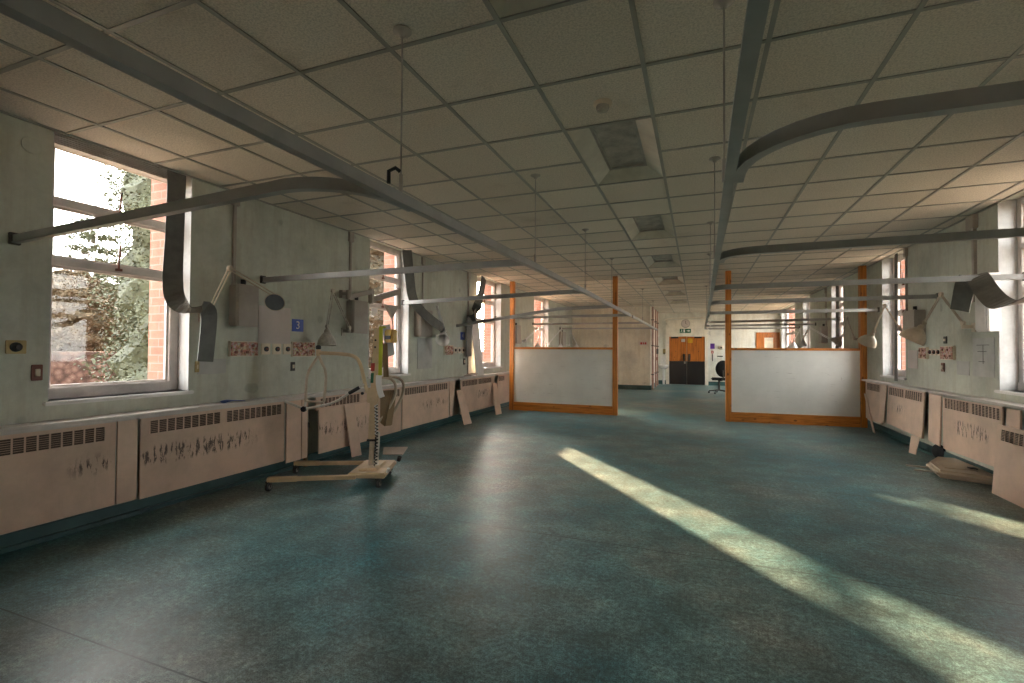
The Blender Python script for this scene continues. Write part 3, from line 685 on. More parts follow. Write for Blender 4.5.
MB().box(XL, XL+.006, 4.14, 4.31, 1.535, 1.675).build('plate', M_BLUE, o, bevel=.002)
text('3', (XL+.0075, 4.225, 1.603), .125, M_SIGNW, o, (1, 0, 0))
o = thing('number_sign', 'narrow blue wall sign left of the hanging strip by the third left window', 'sign', (XL, 8.34, 1.53), 'blue bed number signs')
MB().box(XL, XL+.006, 8.26, 8.44, 1.53, 1.68).build('plate', M_BLUE, o, bevel=.002)
text('4', (XL+.0075, 8.35, 1.605), .125, M_SIGNW, o, (1, 0, 0))
PP = 'sheets of paper on the walls'
plate('notice_sheet', 'large pale pink sheet on the wall above three outlets', 'paper', 'left', 3.70, 4.12, 1.39, 1.79, M_PAPER, .004, PP, 0)
plate('notice_sheet', 'large grey sheet under the box right of the second left window', 'paper', 'left', 6.74, 7.20, 1.02, 1.53, M_PAPER2, .004, PP, 0)
plate('notice_sheet', 'faded grey sheet low on the wall left of the switch near number 3', 'paper', 'left', 3.06, 3.34, 1.10, 1.24, M_PAPER2, .004, PP, 0)
o = thing('notice_sheet', 'large grey diagram sheet on the right wall', 'paper', (XR, 6.66, 1.08), PP)
MB().box(XR-.004, XR, 6.46, 6.88, 1.08, 1.50).build('sheet', M_PAPER2, o)
for z_, a_, b_ in ((1.42, 6.55, 6.8), (1.35, 6.6, 6.78), (1.24, 6.64, 6.76)): MB().box(XR-.0055, XR-.0045, a_, b_, z_, z_+.006).build('printed_line', M_DARK, o)
MB().box(XR-.0055, XR-.0045, 6.665, 6.675, 1.22, 1.42).build('printed_line', M_DARK, o)
plate('notice_sheet', 'white sheet below the grey box on the right wall', 'paper', 'right', 8.33, 8.66, 1.11, 1.37, M_PAPER, .004, PP, 0)
plate('notice_sheet', 'small grey patch left by a removed sheet on the right wall', 'paper', 'right', 6.96, 7.24, 1.08, 1.24, M_PAPER2, .004, PP, 0)
tag(MB().slab([(XL+.16, 8.66, .826), (XL+.16, 9.02, .826), (XL+.02, 9.02, 2.0), (XL+.02, 8.66, 2.0)], (-.012, 0, 0)).build('white_panel', M_WHITE, bevel=.003), 'tall white panel leaning on the wall left of the third left window', 'panel')
o = tag(MB().slab([(XL+.03, 8.36, .826), (XF+.0, 8.40, .826), (XF+.03, 8.63, .86), (XL+.05, 8.63, .86)], (0, 0, .02)).build('folded_board', M_PAPER, bevel=.003), 'white folded board lying on the ledge below the hanging strip', 'board')
tag(MB().ribbon([(XL+.05, 3.26, .828), (XL+.08, 3.32, .845), (XL+.10, 3.38, .838), (XL+.12, 3.44, .829)], (1, 0, 0), .09, .006).build('cloth', M_BLUE), 'crumpled blue cloth on the left ledge', 'cloth')
tag(MB().slab([(-3.73, 5.13, .002), (-3.48, 5.20, .002), (-3.68, 5.62, .002), (-3.97, 5.48, .002)], (0, 0, .012)).build('loose_board', M_PAPER), 'pale board lying on the floor behind the hoist', 'board')

# ------------------------------------------------------------------ hanging strips
SG = 'dark grey strips hanging by the windows'
def strip(label, pts, wv, width, th=.008, extra=None):
    o = tag(MB().ribbon(pts, wv, width, th).build('hanging_strip', M_STRAP), label, 'strip', SG); return o
strip('dark grey strip hanging from the ceiling and folded under the magnifier lamp arm', [(XL+.02, 2.83, 2.865), (XL+.02, 2.82, 2.3), (XL+.03, 2.80, 1.95), (XL+.04, 2.81, 1.76), (XL+.07, 2.89, 1.67), (XL+.12, 2.98, 1.68), (XL+.155, 3.03, 1.70), (XL+.17, 3.04, 1.62), (XL+.16, 3.03, 1.4), (XL+.15, 3.02, 1.22)],
      [(.1, .99, 0), (.1, .99, 0), (.3, .95, 0), (.6, .8, 0), (.9, .35, .1), (.8, -.5, .3), (.2, .9, .2), (0, 1, 0), (0, 1, 0), (0, 1, 0)], .15)
strip('long dark strip slanting down from the ceiling to the white cone lamp', [(XL+.08, 6.29, 2.865), (XL+.09, 6.35, 2.5), (XL+.10, 6.42, 2.12), (XL+.19, 6.52, 1.95), (XL+.24, 6.82, 1.80), (XL+.22, 7.22, 1.69), (XL+.20, 7.30, 1.55)],
      [(.5, .85, 0), (.5, .85, .1), (.4, .8, .4), (.1, .5, .8), (0, .2, 1), (0, .5, 1), (0, 1, .2)], .16)
strip('dark strip curling down beside the third left window and hanging flat', [(XL+.06, 9.20, 2.86), (XL+.07, 9.08, 2.6), (XL+.09, 8.92, 2.35), (XL+.12, 8.66, 2.06), (XL+.12, 8.50, 1.97), (XL+.09, 8.46, 1.85), (XL+.08, 8.46, 1.5), (XL+.08, 8.47, 1.21)],
      [(0, 1, .3), (0, 1, .3), (0, 1, .5), (0, .6, 1), (.3, .6, .8), (.1, 1, 0), (0, 1, 0), (0, 1, 0)], .22)
strip('dark strip draped over a curtain rail on the right and trailing towards the window', [(2.5, 6.22, 1.77), (2.5, 6.15, 1.95), (2.5, 6.04, 2.08), (2.5, 5.95, 2.10), (2.5, 5.85, 2.04), (2.5, 5.72, 1.90), (2.5, 5.53, 1.77), (2.52, 5.35, 1.75), (2.55, 5.15, 1.79), (2.6, 4.8, 1.9)],
      [(.55, -.8, 0)]*2+[(.8, -.6, 0)]*2+[(.8, -.5, .3)]*3+[(.9, -.3, .2)]*3, .17)
strip('narrow dark strip hanging straight down the second right window', [(XR-.03, 8.99, 2.85), (XR-.04, 8.97, 2.0), (XR-.06, 8.94, .90)], (0, 1, 0), .11)
strip('dark strip hanging beside the bright window behind the right partition', [(XR-.03, 12.32, 2.82), (XR-.04, 12.3, 2.0), (XR-.05, 12.3, .9)], (0, 1, 0), .22)
o = thing('window_blind', 'cream bundled slatted blind along the top of the nearest left window', 'blind', (XL-.08, 2.48, 2.80))
m = MB()
for k in range(5): m.box(XL-.12, XL-.03, 2.0, 2.92, 2.80+.014*k, 2.808+.014*k)
m.build('slats', M_FRAME, o); MB().box(XL-.125, XL-.025, 1.995, 2.925, 2.868, 2.892).build('head_rail', M_FRAME, o)

# ------------------------------------------------------------------ articulated wall lamps
LG = 'articulated wall lamps'
def lamp(label, base, elbow, neck, axis, size=.085, deep=.14, mat=None, cone=False):
    """wall plate at base, two sprung arms, shade that opens along axis"""
    mat = mat or M_LAMP; B, E, Nk, A = Vector(base), Vector(elbow), Vector(neck), Vector(axis).normalized()
    o = thing('wall_lamp', label, 'lamp', B, LG)
    s = 1 if B.x < 0 else -1; x = XL if s == 1 else XR
    a, b = sorted((x, B.x)); MB().box(x if s == 1 else x-.012, x+.012 if s == 1 else x, B.y-.035, B.y+.035, B.z-.10, B.z-.0).box(a, b, B.y-.018, B.y+.018, B.z-.06, B.z-.02).cyl(B-Vector((0, 0, .06)), B+Vector((0, 0, .02)), .016).build('wall_bracket', mat, o)
    def arm(p, q, nm):
        d = (q-p).normalized(); side = d.cross(Vector((s, 0, 0))); side = side.normalized()*.014 if side.length > .01 else Vector((0, .014, 0))
        MB().cyl(p+side, q+side, .0065, 8).cyl(p-side, q-side, .0065, 8).build(nm, mat, o, smooth=True)
    arm(B, E, 'lower_arm'); arm(E, Nk, 'upper_arm')
    for p in (B, E, Nk): MB().lathe([(.028, -.012), (.030, 0), (.028, .012)], p, (1, .2, 0), 14).build('joint_knob', mat, o, smooth=True)
    MB().tube([Nk, Nk+A*.04], .014, 10).lathe([(.022, .03), (.034, .05), (.036, .075), (.03, .08)], Nk, A, 16).build('lamp_holder', mat, o, smooth=True)
    c = Nk+A*.07
    prof = [(.030, 0), (.045, .012), (size*.66, deep*.30), (size*.88, deep*.56), (size, deep*.86), (size, deep), (size+.004, deep+.002), (size*.96, deep-.004), (size*.84, deep*.58), (size*.6, deep*.34), (.038, .03), (.02, .026)]
    if cone: prof = [(.026, 0), (size, deep), (size+.004, deep), (size*.96, deep-.004), (.022, .008)]
    MB().lathe(prof, c, A, 28).build('shade', mat, o, smooth=True)
    return o, c, A
o, c, A = lamp('cream magnifier lamp with a dark round lens beside the nearest left window', (-4.15, 3.09, 1.68), (-4.0, 3.17, 2.07), (-3.86, 3.57, 1.85), (.52, -.66, -.50), .088, .06)
MB().lathe([(.083, 0), (.083, .006)], c+A*.057, A, 28).build('lens', mk('dark grey lens glass', (.16, .17, .18), .15), o, smooth=False)
lamp('cream dome lamp hanging straight down above the hoist boom', (-4.15, 4.98, 1.61), (-4.05, 4.56, 2.03), (-3.98, 4.40, 1.60), (.03, -.05, -1), .105, .15, M_LAMPG)
lamp('white cone lamp caught under the slanting strip right of the second left window', (-4.12, 7.34, 1.60), (-4.05, 7.03, 2.05), (-4.02, 7.24, 1.68), (.30, -.80, -.55), .115, .27, M_SIGNW, cone=True)
lamp('cream lamp with a long raised arm on the right wall', (2.78, 6.85, 1.67), (2.62, 6.94, 2.01), (2.58, 7.27, 1.70), (-.35, .12, -.62), .14, .18, M_LAMP)
lamp('cream lamp hanging in front of the right partition post', (2.78, 8.67, 1.71), (2.60, 8.66, 2.03), (2.55, 8.96, 1.66), (-.25, .35, -.65), .13, .15, M_LAMP)
lamp('grey lamp just over the top of the right partition', (2.75, 10.75, 1.62), (2.70, 11.0, 2.0), (2.62, 10.95, 1.66), (-.5, .1, -.6), .12, .13, M_LAMPG)
lamp('lamp with a slanting arm farther behind the right partition', (2.78, 12.2, 1.55), (2.62, 13.9, 1.95), (2.60, 14.6, 1.70), (0, .2, -1), .09, .14, M_WHITE)
lamp('lamp in front of the farthest bright right window', (2.78, 15.8, 1.5), (2.66, 15.3, 1.98), (2.60, 15.9, 1.65), (0, 0, -1), .09, .14, M_WHITE)
lamp('lamp farthest down the right wall with a drooping shade', (2.78, 16.9, 1.5), (2.7, 16.6, 1.95), (2.62, 16.5, 1.62), (0, 0, -1), .10, .14, M_WHITE)
lamp('white lamp at the left end over the left partition', (-4.15, 11.75, 1.62), (-4.05, 12.6, 1.95), (-4.0, 12.3, 1.56), (0, -.2, -1), .10, .14, M_WHITE)
lamp('white lamp with arms in an A shape over the left partition', (-4.15, 13.85, 1.55), (-4.05, 14.9, 2.03), (-4.0, 14.6, 1.58), (0, 0, -1), .10, .14, M_WHITE)
lamp('small lamp nearest the closet wall over the left partition', (-4.15, 16.3, 1.55), (-4.05, 16.0, 2.0), (-4.0, 16.7, 1.6), (0, 0, -1), .10, .14, M_WHITE)

# jointed grey support arm by the second left window
o = thing('support_arm', 'grey jointed support arm reaching across the second left window', 'support arm', (XL, 4.88, 1.98))
MB().box(XL, XL+.05, 4.90, 5.02, 1.99, 2.09).box(XL+.05, XL+.14, 4.90, 4.94, 2.02, 2.06).cyl((-4.10, 4.90, 1.98), (-4.10, 4.90, 2.08), .035).build('wall_mount', M_BOX, o)
MB().slab([(-4.13, 4.87, 1.96), (-4.07, 4.87, 1.96), (-4.07, 5.34, 2.08), (-4.13, 5.34, 2.08)], (0, 0, .06)).build('lower_arm', M_BOX, o, bevel=.01)
MB().box(-4.13, -4.07, 5.31, 5.38, 1.95, 2.16).build('swivel', M_BOX, o, bevel=.012)
MB().slab([(-4.13, 5.37, 1.97), (-4.07, 5.37, 1.97), (-4.07, 5.97, 2.14), (-4.13, 5.97, 2.14)], (0, 0, .085)).build('upper_arm', M_BOX, o, bevel=.012)
MB().box(-4.12, -4.08, 5.95, 6.02, 1.93, 2.24).build('drop_bar', M_BOX, o, bevel=.008)
MB().prism([(-4.10, 5.62, 1.96), (-4.10, 5.92, 1.97), (-4.10, 5.78, 1.78)], (.05, 0, 0)).build('cradle', M_BOX, o, bevel=.006)
MB().tube([(-4.075, 5.78, 1.80), (-4.07, 5.80, 1.70), (-4.09, 5.84, 1.62), (-4.09, 5.82, 1.52)], .008, 8, smooth_path=2).build('cable', M_DARK, o)
tag(MB().slab([(XL-.13, 5.72, 1.83), (XL-.13, 5.86, 1.83), (XL-.13, 5.86, 1.94), (XL-.13, 5.72, 1.94)], (.003, 0, 0)).build('notice_card', M_SIGNW), 'small white card stuck in the second left window', 'paper')
tag(MB().ribbon([(XL-.05, 5.95, 1.70), (XL-.03, 5.98, 1.5), (XL-.02, 6.03, 1.32), (XL-.03, 6.05, 1.24)], (.2, 1, 0), .17, .008).build('torn_blind', M_PAPER2), 'torn grey scrap hanging in the second left window behind the hoist', 'scrap')

# ------------------------------------------------------------------ patient hoist
H = thing('patient_hoist', 'beige wheeled patient hoist with a yellow strap standing on the left', 'patient hoist', (-3.08, 4.05, 0))
P0, P1, P2, P3 = (-3.14, 3.76), (-3.35, 4.30), (-3.04, 4.43), (-2.80, 3.89)
MB().prism([(*P0, .095), (*P1, .095), (*P2, .095), (*P3, .095)], (0, 0, .05)).build('base_platform', M_HOIST, H, bevel=.012)
MB().prism([(-3.10, 3.86, .145), (-3.24, 4.20, .145), (-3.06, 4.28, .145), (-2.93, 3.95, .145)], (0, 0, .025)).build('mast_foot', M_HOIST, H, bevel=.01)
dl = Vector((-.86, -.51, 0)).normalized()
for (px, py), ex, ey in ((P0, -3.74, 3.42), (P1, -4.01, 4.01)):
    a = Vector((px, py, .11)) - Vector((-.6, -.35, 0))*.12; b = Vector((ex, ey, .11)); d = (b-a).normalized()
    leg = MB().rect_sweep([a, b-d*.20], .05, .038).build('leg', M_HOIST, H, bevel=.004)
    MB().rect_sweep([b-d*.24, b+d*.03], .056, .046).build('leg_end', M_HOIST, leg, bevel=.006)
def caster(x, y, zt):
    c = MB().box(x-.018, x+.018, y-.018, y+.018, .075, zt).tube([(x+.024, y, .085), (x+.024, y, .04)], .006, 6).tube([(x-.024, y, .085), (x-.024, y, .04)], .006, 6).box(x-.03, x+.03, y-.012, y+.012, .075, .088).build('caster', M_DARK, H)
    MB().lathe([(.030, -.017), (.040, -.011), (.040, .011), (.030, .017)], (x, y, .041), (1, .2, 0), 20).build('wheel', M_BLACK, c, smooth=True)
    MB().lathe([(.012, -.020), (.022, -.018), (.022, .018), (.012, .020)], (x, y, .041), (1, .2, 0), 14).build('wheel_hub', M_STEEL, c, smooth=True)
caster(-3.755, 3.41, .10); caster(-4.02, 4.0, .10); caster(-2.88, 3.90, .10); caster(-3.09, 4.38, .10)
MB().tube([(-2.80, 3.93, .15), (-2.78, 3.92, .19)], .016, 10).build('brake_pedal', M_SIGNW, H)
MB().tube([(-3.00, 4.41, .145), (-2.98, 4.40, .185)], .022, 10).build('foot_button', M_BLACK, H)
m0, m1 = Vector((-3.08, 4.04, .14)), Vector((-3.02, 4.06, 1.55))
mp = lambda z: m0+(m1-m0)*((z-.14)/1.41)
MB().tube([mp(.14), mp(.5)], .026, 16).build('inner_column', M_LAMP, H, smooth=True)
MB().tube([mp(.14)+Vector((.055, .02, 0)), mp(.5)+Vector((.055, .02, 0))], .018, 12).build('ram', M_CHROME, H, smooth=True)
MB().rect_sweep([mp(.42), mp(.43), mp(1.55)], .001, .001).b.free()
def oblique(z0, z1, wx, wy, nm, mat, bev=.008, dx=0., dy=0.):
    a, b = mp(z0)+Vector((dx, dy, 0)), mp(z1)+Vector((dx, dy, 0)); ux, uy = Vector((.93, .36, 0))*wx/2, Vector((-.36, .93, 0))*wy/2
    return MB().hexa([a-ux-uy, a+ux-uy, a+ux+uy, a-ux+uy, b-ux-uy, b+ux-uy, b+ux+uy, b-ux+uy]).build(nm, mat, H, bevel=bev)
mast = oblique(.43, 1.55, .074, .07, 'mast', M_HOIST)
oblique(.415, .435, .092, .078, 'mast_collar', M_DARK, .003)
oblique(1.12, 1.2, .04, .004, 'red_sticker', M_RED, 0, -.012, -.04); oblique(1.0, 1.1, .03, .004, 'green_sticker', M_GREEN, 0, -.012, -.04)
for zz in (1.43, 1.36): MB().lathe([(.011, 0), (.011, .012)], mp(zz)+Vector((0, -.034, 0)), (.36, -.93, 0), 10).build('bolt', M_BLACK, H)
oblique(.80, .95, .11, .09, 'boom_bracket', M_HOIST, .008, -.015)
MB().lathe([(.014, 0), (.014, .02)], (-3.11, 3.94, .9), (.36, -.93, 0), 12).build('pivot_bolt', M_BLACK, H)
MB().tube([(-3.10, 4.0, .90), (-3.14, 3.99, 1.05), (-3.17, 3.98, 1.19), (-3.22, 3.96, 1.27), (-3.33, 3.91, 1.29), (-3.56, 3.82, 1.30)], .019, 12, smooth_path=2).build('boom', M_HOIST, H, smooth=True)
MB().lathe([(.022, -.02), (.024, .03), (.02, .045)], (-3.565, 3.82, 1.29), (0, 0, 1), 14).build('boom_end', M_HOIST, H, smooth=True)
MB().lathe([(.020, 0), (.026, .01), (.026, .03), (.016, .042)], (-3.565, 3.82, 1.335), (0, 0, 1), 14).build('top_knob', M_BLACK, H, smooth=True)
MB().tube([(-3.56, 3.82, 1.27), (-3.59, 3.805, 1.22), (-3.66, 3.775, 1.10), (-3.67, 3.77, .95), (-3.67, 3.77, .81)], .014, 10, smooth_path=1).tube([(-3.56, 3.82, 1.27), (-3.54, 3.83, 1.22), (-3.49, 3.85, 1.11), (-3.495, 3.85, .95), (-3.51, 3.845, .81)], .014, 10, smooth_path=1).tube([(-3.67, 3.77, .815), (-3.51, 3.845, .80)], .013, 10).build('spreader_frame', M_LAMP, H, smooth=True)
MB().tube([(-3.87, 3.70, .81), (-3.76, 3.74, .765), (-3.68, 3.765, .735), (-3.55, 3.81, .76), (-3.40, 3.87, .80), (-3.26, 3.93, .90), (-3.12, 3.99, .99)], .013, 10, smooth_path=1).build('handle_bar', M_CHROME, H, smooth=True)
MB().tube([(-3.265, 3.925, .895), (-3.17, 3.965, .955)], .018, 12).build('hand_grip', M_BLACK, H, smooth=True)
MB().lathe([(.026, -.02), (.03, 0), (.026, .02)], (-3.685, 3.76, .735), (.4, -.9, 0), 14).build('pivot_knob', M_BLACK, H, smooth=True)
MB().tube([(-3.685, 3.765, .735), (-3.67, 3.77, .815)], .010, 8).build('link', M_CHROME, H)
MB().box(-2.93, -2.835, 4.03, 4.13, 1.405, 1.54).build('scale_box', M_ORANGE, H, bevel=.012)
MB().box(-2.91, -2.85, 4.02, 4.03, 1.44, 1.475).build('scale_display', M_DARK, H)
MB().ribbon([(-2.945, 4.0, 1.565), (-2.945, 4.0, 1.3), (-2.95, 4.0, 1.08)], (.93, .36, 0), .036, .006).ribbon([(-2.945, 4.0, 1.56), (-2.96, 4.05, 1.572), (-2.97, 4.1, 1.555)], (.93, .36, 0), .036, .006).build('webbing_strap', M_YEL, H)
MB().ribbon([(-2.965, 4.0, 1.08), (-2.96, 3.99, 1.0), (-2.95, 4.0, .92), (-2.93, 4.01, .86)], (.93, .36, .1), .055, .012).build('wrapped_bag', M_SIGNW, H)
MB().ribbon([(-2.94, 4.06, 1.40), (-2.93, 4.06, 1.25), (-2.92, 4.06, 1.06)], (.9, .4, 0), .05, .02).build('sling_strap', M_BAT, H)
for k in (0, .14):
    MB().tube([(-3.0+k*.0, 4.04+k, 1.06), (-2.90, 4.09+k, 1.05), (-2.845, 4.12+k, 1.0), (-2.845, 4.12+k, .88), (-2.93, 4.08+k, .70), (-2.99, 4.05+k, .61)], .015, 10, smooth_path=1).build('push_handle', M_LAMP, H, smooth=True)
MB().hexa([(-2.99, 4.05, .60), (-2.93, 4.05, .56), (-2.90, 4.15, .56), (-2.98, 4.15, .60), (-2.99, 4.05, .92), (-2.87, 4.07, .93), (-2.86, 4.17, .93), (-2.98, 4.15, .92)]).build('battery_pack', M_BAT, H, bevel=.01)
P = []
for k in range(150):
    t = k/149; a = k*.75; c = Vector((-2.995+.012*math.sin(3*t), 4.0, .78-.60*t)); P.append(c+Vector((.014*math.cos(a), .014*math.sin(a), 0)))
MB().tube(P, .0045, 6).build('coiled_cable', M_BLACK, H, smooth=True)
P = [p+Vector((0, 0, .010)) for p in P[:75]]
MB().tube(P, .0045, 6).build('coiled_cable', M_SIGNW, H, smooth=True)['label'] = 'white coiled cable'

# ------------------------------------------------------------------ far end of the ward
YD = YF
D = sroot('door_1', (-.395, YD, 0))
m = MB(); m.box(-1.19, -1.07, YD-.05, YD, 0, 2.58).box(.28, .40, YD-.05, YD, 0, 2.58).box(-1.07, .28, YD-.05, YD, 1.92, 2.58); m.build('door_surround', M_CREAM, D)
m = MB()
P = [(-1.23, YD-.06, 2.56)]+[(-.395-.84*math.cos(math.pi*k/12), YD-.06, 2.57+.09*math.sin(math.pi*k/12)) for k in range(13)]+[(.44, YD-.06, 2.56)]
m.tube(P, .02, 6); m.build('arch_moulding', M_CREAM, D)
for x0, x1, s in ((-1.06, -.40, 1), (-.39, .27, -1)):
    MB().box(x0, x1, YD-.03, YD-.005, .935, 1.91).build('door_leaf', M_DOORW, D)
    MB().box(x0, x1, YD-.034, YD-.006, .01, .934).build('kick_plate', M_BLACK, D)
    xh = x1-.09 if s == 1 else x0+.09
    MB().box(xh-.045, xh+.045, YD-.045, YD-.03, .95, 1.22).build('push_plate', M_BLACK, D)
    MB().tube([(xh, YD-.045, 1.0), (xh, YD-.09, 1.02), (xh, YD-.09, 1.16), (xh, YD-.045, 1.18)], .012, 8).build('pull_handle', M_DARK, D)
    xc = (x0+x1)/2-.1*s
    MB().box(xc-.16, xc+.12, YD-.09, YD-.03, 1.84, 1.905).build('door_closer', M_BLACK, D)
MB().box(-.60, -.46, YD-.036, YD-.03, 1.70, 1.82).build('notice', M_PAPER2, D); MB().box(-.36, -.18, YD-.036, YD-.03, 1.66, 1.84).build('notice', M_ORANGE, D)
MB().box(-.50, -.44, YD-.05, YD-.03, .83, .92).build('lock', M_STEEL, D)
o = thing('wall_clock', 'round white wall clock above the double doors', 'clock', (-.44, YD-.06, 2.30))
MB().lathe([(.17, 0), (.17, .03), (.15, .035)], (-.44, YD-.045, 2.43), (0, -1, 0), 28).build('case', M_STEEL, o, smooth=True)
MB().lathe([(.145, 0), (.145, .004)], (-.44, YD-.081, 2.43), (0, -1, 0), 28).build('dial', M_PAPER, o)
MB().box(-.447, -.433, YD-.092, YD-.086, 2.43, 2.54).build('minute_hand', M_BLACK, o); MB().slab([(-.44, YD-.092, 2.425), (-.44, YD-.092, 2.437), (-.36, YD-.092, 2.40), (-.36, YD-.092, 2.39)], (0, .004, 0)).build('hour_hand', M_BLACK, o)
o = thing('exit_sign', 'green emergency exit sign over the double doors', 'sign', (-.44, YD-.06, 2.04))
MB().box(-.66, -.24, YD-.09, YD-.045, 2.06, 2.22).build('box', M_GREEN, o, bevel=.004)
MB().box(-.52, -.46, YD-.093, YD-.0905, 2.08, 2.20).build('doorway_symbol', M_SIGNW, o)
MB().prism([(-.33, YD-.0905, 2.19), (-.27, YD-.0905, 2.14), (-.33, YD-.0905, 2.09)], (0, -.003, 0)).box(-.40, -.33, YD-.0935, YD-.0905, 2.125, 2.155).build('arrow_symbol', M_SIGNW, o)
m = MB(); m.lathe([(.014, 0), (.014, .003)], (-.585, YD-.0905, 2.195), (0, -1, 0), 10).prism([(-.60, YD-.0905, 2.175), (-.565, YD-.0905, 2.175), (-.575, YD-.0905, 2.13), (-.55, YD-.0905, 2.08), (-.565, YD-.0905, 2.08), (-.59, YD-.0905, 2.12), (-.62, YD-.0905, 2.085), (-.63, YD-.0905, 2.095), (-.60, YD-.0905, 2.135)], (0, -.003, 0)); m.build('running_figure_symbol', M_SIGNW, o)
tag(MB().box(.47, .63, YD-.01, YD, 1.43, 1.64).build('poster', M_PURPLE), 'purple poster on the far wall right of the double doors', 'poster')
o = thing('fire_call_point', 'small red call point below the purple poster', 'alarm', (.55, YD, 1.25)); MB().box(.51, .59, YD-.04, YD, 1.25, 1.35).build('case', M_RED, o, bevel=.006); MB().box(.53, .57, YD-.046, YD-.04, 1.28, 1.32).build('pane', M_SIGNW, o)
MB().box(.535, .565, YD-.02, YD, .95, 1.22).build('lanyard', M_DARK, o)
tag(MB().box(.72, .92, YD-.03, YD, 1.12, 1.16).build('wall_bumper', M_BLACK), 'short black bar on the far wall right of the red call point', 'bar')
o = thing('wall_dispenser', 'small white round dispenser on the far wall near the orange post', 'dispenser', (.86, YD, 1.4)); MB().lathe([(.09, 0), (.09, .06), (.05, .09)], (.86, YD, 1.48), (0, -1, 0)).build('case', M_BOXS, o, smooth=True); MB().lathe([(.04, 0), (.04, .01)], (.86, YD-.09, 1.48), (0, -1, 0), 14).build('hub', M_DARK, o)
o = sroot('door_2', (2.42, YD, 0))
m = MB(); m.box(2.08, 2.15, YD-.04, YD, 0, 2.06).box(2.80, 2.87, YD-.04, YD, 0, 2.06).box(2.15, 2.80, YD-.04, YD, 1.98, 2.06); m.build('door_frame', M_DOORW, o)
m = MB(); m.box(2.15, 2.36, YD-.025, YD-.004, .01, 1.98).box(2.66, 2.80, YD-.025, YD-.004, .01, 1.98).box(2.36, 2.66, YD-.025, YD-.004, .01, 1.2).box(2.36, 2.66, YD-.025, YD-.004, 1.86, 1.98); m.build('door_leaf', M_DOORW, o)
MB().box(2.36, 2.66, YD-.018, YD-.008, 1.2, 1.86).build('vision_panel', mk('frosted pane', (.75, .68, .52), .3), o)
MB().tube([(2.20, YD-.03, 1.0), (2.20, YD-.07, 1.0), (2.31, YD-.07, 1.0)], .011, 8).build('door_handle', M_CHROME, o)
# sink between the closet wall and the doors
o = thing('wash_basin', 'white wash basin against the far wall left of the double doors', 'basin', (-1.27, YD, 0))
MB().lathe([(.10, 0), (.17, .05), (.20, .13), (.20, .16), (.175, .16), (.15, .09), (.05, .04)], (-1.27, YD-.21, .62), (0, 0, 1), 24).build('bowl', M_CERAM, o, smooth=True)
MB().box(-1.40, -1.14, YD-.05, YD, .62, .82).build('back', M_CERAM, o, bevel=.01)
MB().cyl((-1.27, YD-.2, 0), (-1.27, YD-.2, .63), .045).build('waste_pipe', M_CERAM, o, smooth=True)
for dx in (-.06, .06): MB().tube([(-1.27+dx, YD-.02, .95), (-1.27+dx, YD-.12, .95), (-1.27+dx, YD-.12, .90)], .012, 8).build('tap', M_CHROME, o)
MB().box(-1.40, -1.14, YD-.004, YD, .82, 1.15).build('splashback', M_WHITE, o)
o = thing('soap_dispenser', 'small yellowish dispenser on the wall above the wash basin', 'dispenser', (-1.25, YD, 1.2)); MB().box(-1.30, -1.20, YD-.09, YD, 1.22, 1.42).build('case', M_BRASS, o, bevel=.01); MB().box(-1.27, -1.23, YD-.11, YD-.09, 1.2, 1.26).build('lever', M_DARK, o)
for i, (y, r_, lab) in enumerate(((17.35, .04, 'pinkish pipe up the corner of the closet wall nearest the red sign'), (18.6, .03, 'second pinkish pipe on the side of the closet wall'), (19.5, .03, 'pinkish pipe on the closet side nearest the basin'))):
    o = thing('service_pipe', lab, 'pipe', (-1.45, y, 0), 'pinkish service pipes'); MB().cyl((-1.45, y, 0), (-1.45, y, ZC-.01), r_).build('pipe', M_PIPE, o, smooth=True)
    for z_ in (.5, 1.5, 2.4): MB().box(-1.5, -1.40, y-.05, y+.05, z_, z_+.03).build('clamp', M_DARK, o)
o = thing('paper_holder', 'dark holder on the side of the closet wall above the basin', 'holder', (-1.48, 19.0, 1.2)); MB().box(-1.5, -1.38, 18.85, 19.15, 1.22, 1.42).build('case', M_DARK, o, bevel=.01); MB().box(-1.5, -1.40, 18.9, 19.1, .98, 1.1).build('tray', M_RUST, o)
o = thing('wall_notice', 'small red and white notice on the cream closet wall', 'sign', (-1.75, 17.1, 1.5))
MB().box(-1.90, -1.60, 17.09, 17.1, 1.53, 1.66).build('plate', M_PAPER, o)
for x0, x1 in ((-1.84, -1.77), (-1.75, -1.71), (-1.69, -1.64)): MB().box(x0, x1, 17.086, 17.0895, 1.56, 1.63).build('red_mark', M_RED, o)
# office chair
C = thing('office_chair', 'black swivel office chair half hidden by the orange post of the right partition', 'chair', (.64, 16.6, 0))
cx, cyy = .64, 16.6
for k in range(5):
    a = .5+2*math.pi*k/5; d = Vector((math.cos(a), math.sin(a), 0))
    l = MB().tube([(cx, cyy, .11), Vector((cx, cyy, .075))+d*.30], .024, 10, .015).build('base_arm', M_BLACK, C, smooth=True)
    e = Vector((cx, cyy, .03))+d*.30; MB().lathe([(.02, -.02), (.03, 0), (.02, .02)], e, d.cross(Vector((0, 0, 1))), 12).build('castor', M_BLACK, l, smooth=True)
MB().tube([(cx, cyy, .09), (cx, cyy, .42)], .03, 12).build('gas_lift', M_DARK, C, smooth=True)
MB().box(cx-.24, cx+.22, cyy-.22, cyy+.22, .42, .50).build('seat', M_FABRIC, C, bevel=.035, seg=3, smooth=True)
m = MB(); m.lathe([(.02, -.03), (.17, -.028), (.20, 0), (.17, .028), (.02, .03)], (0, 0, 0), (0, 1, 0), 28)
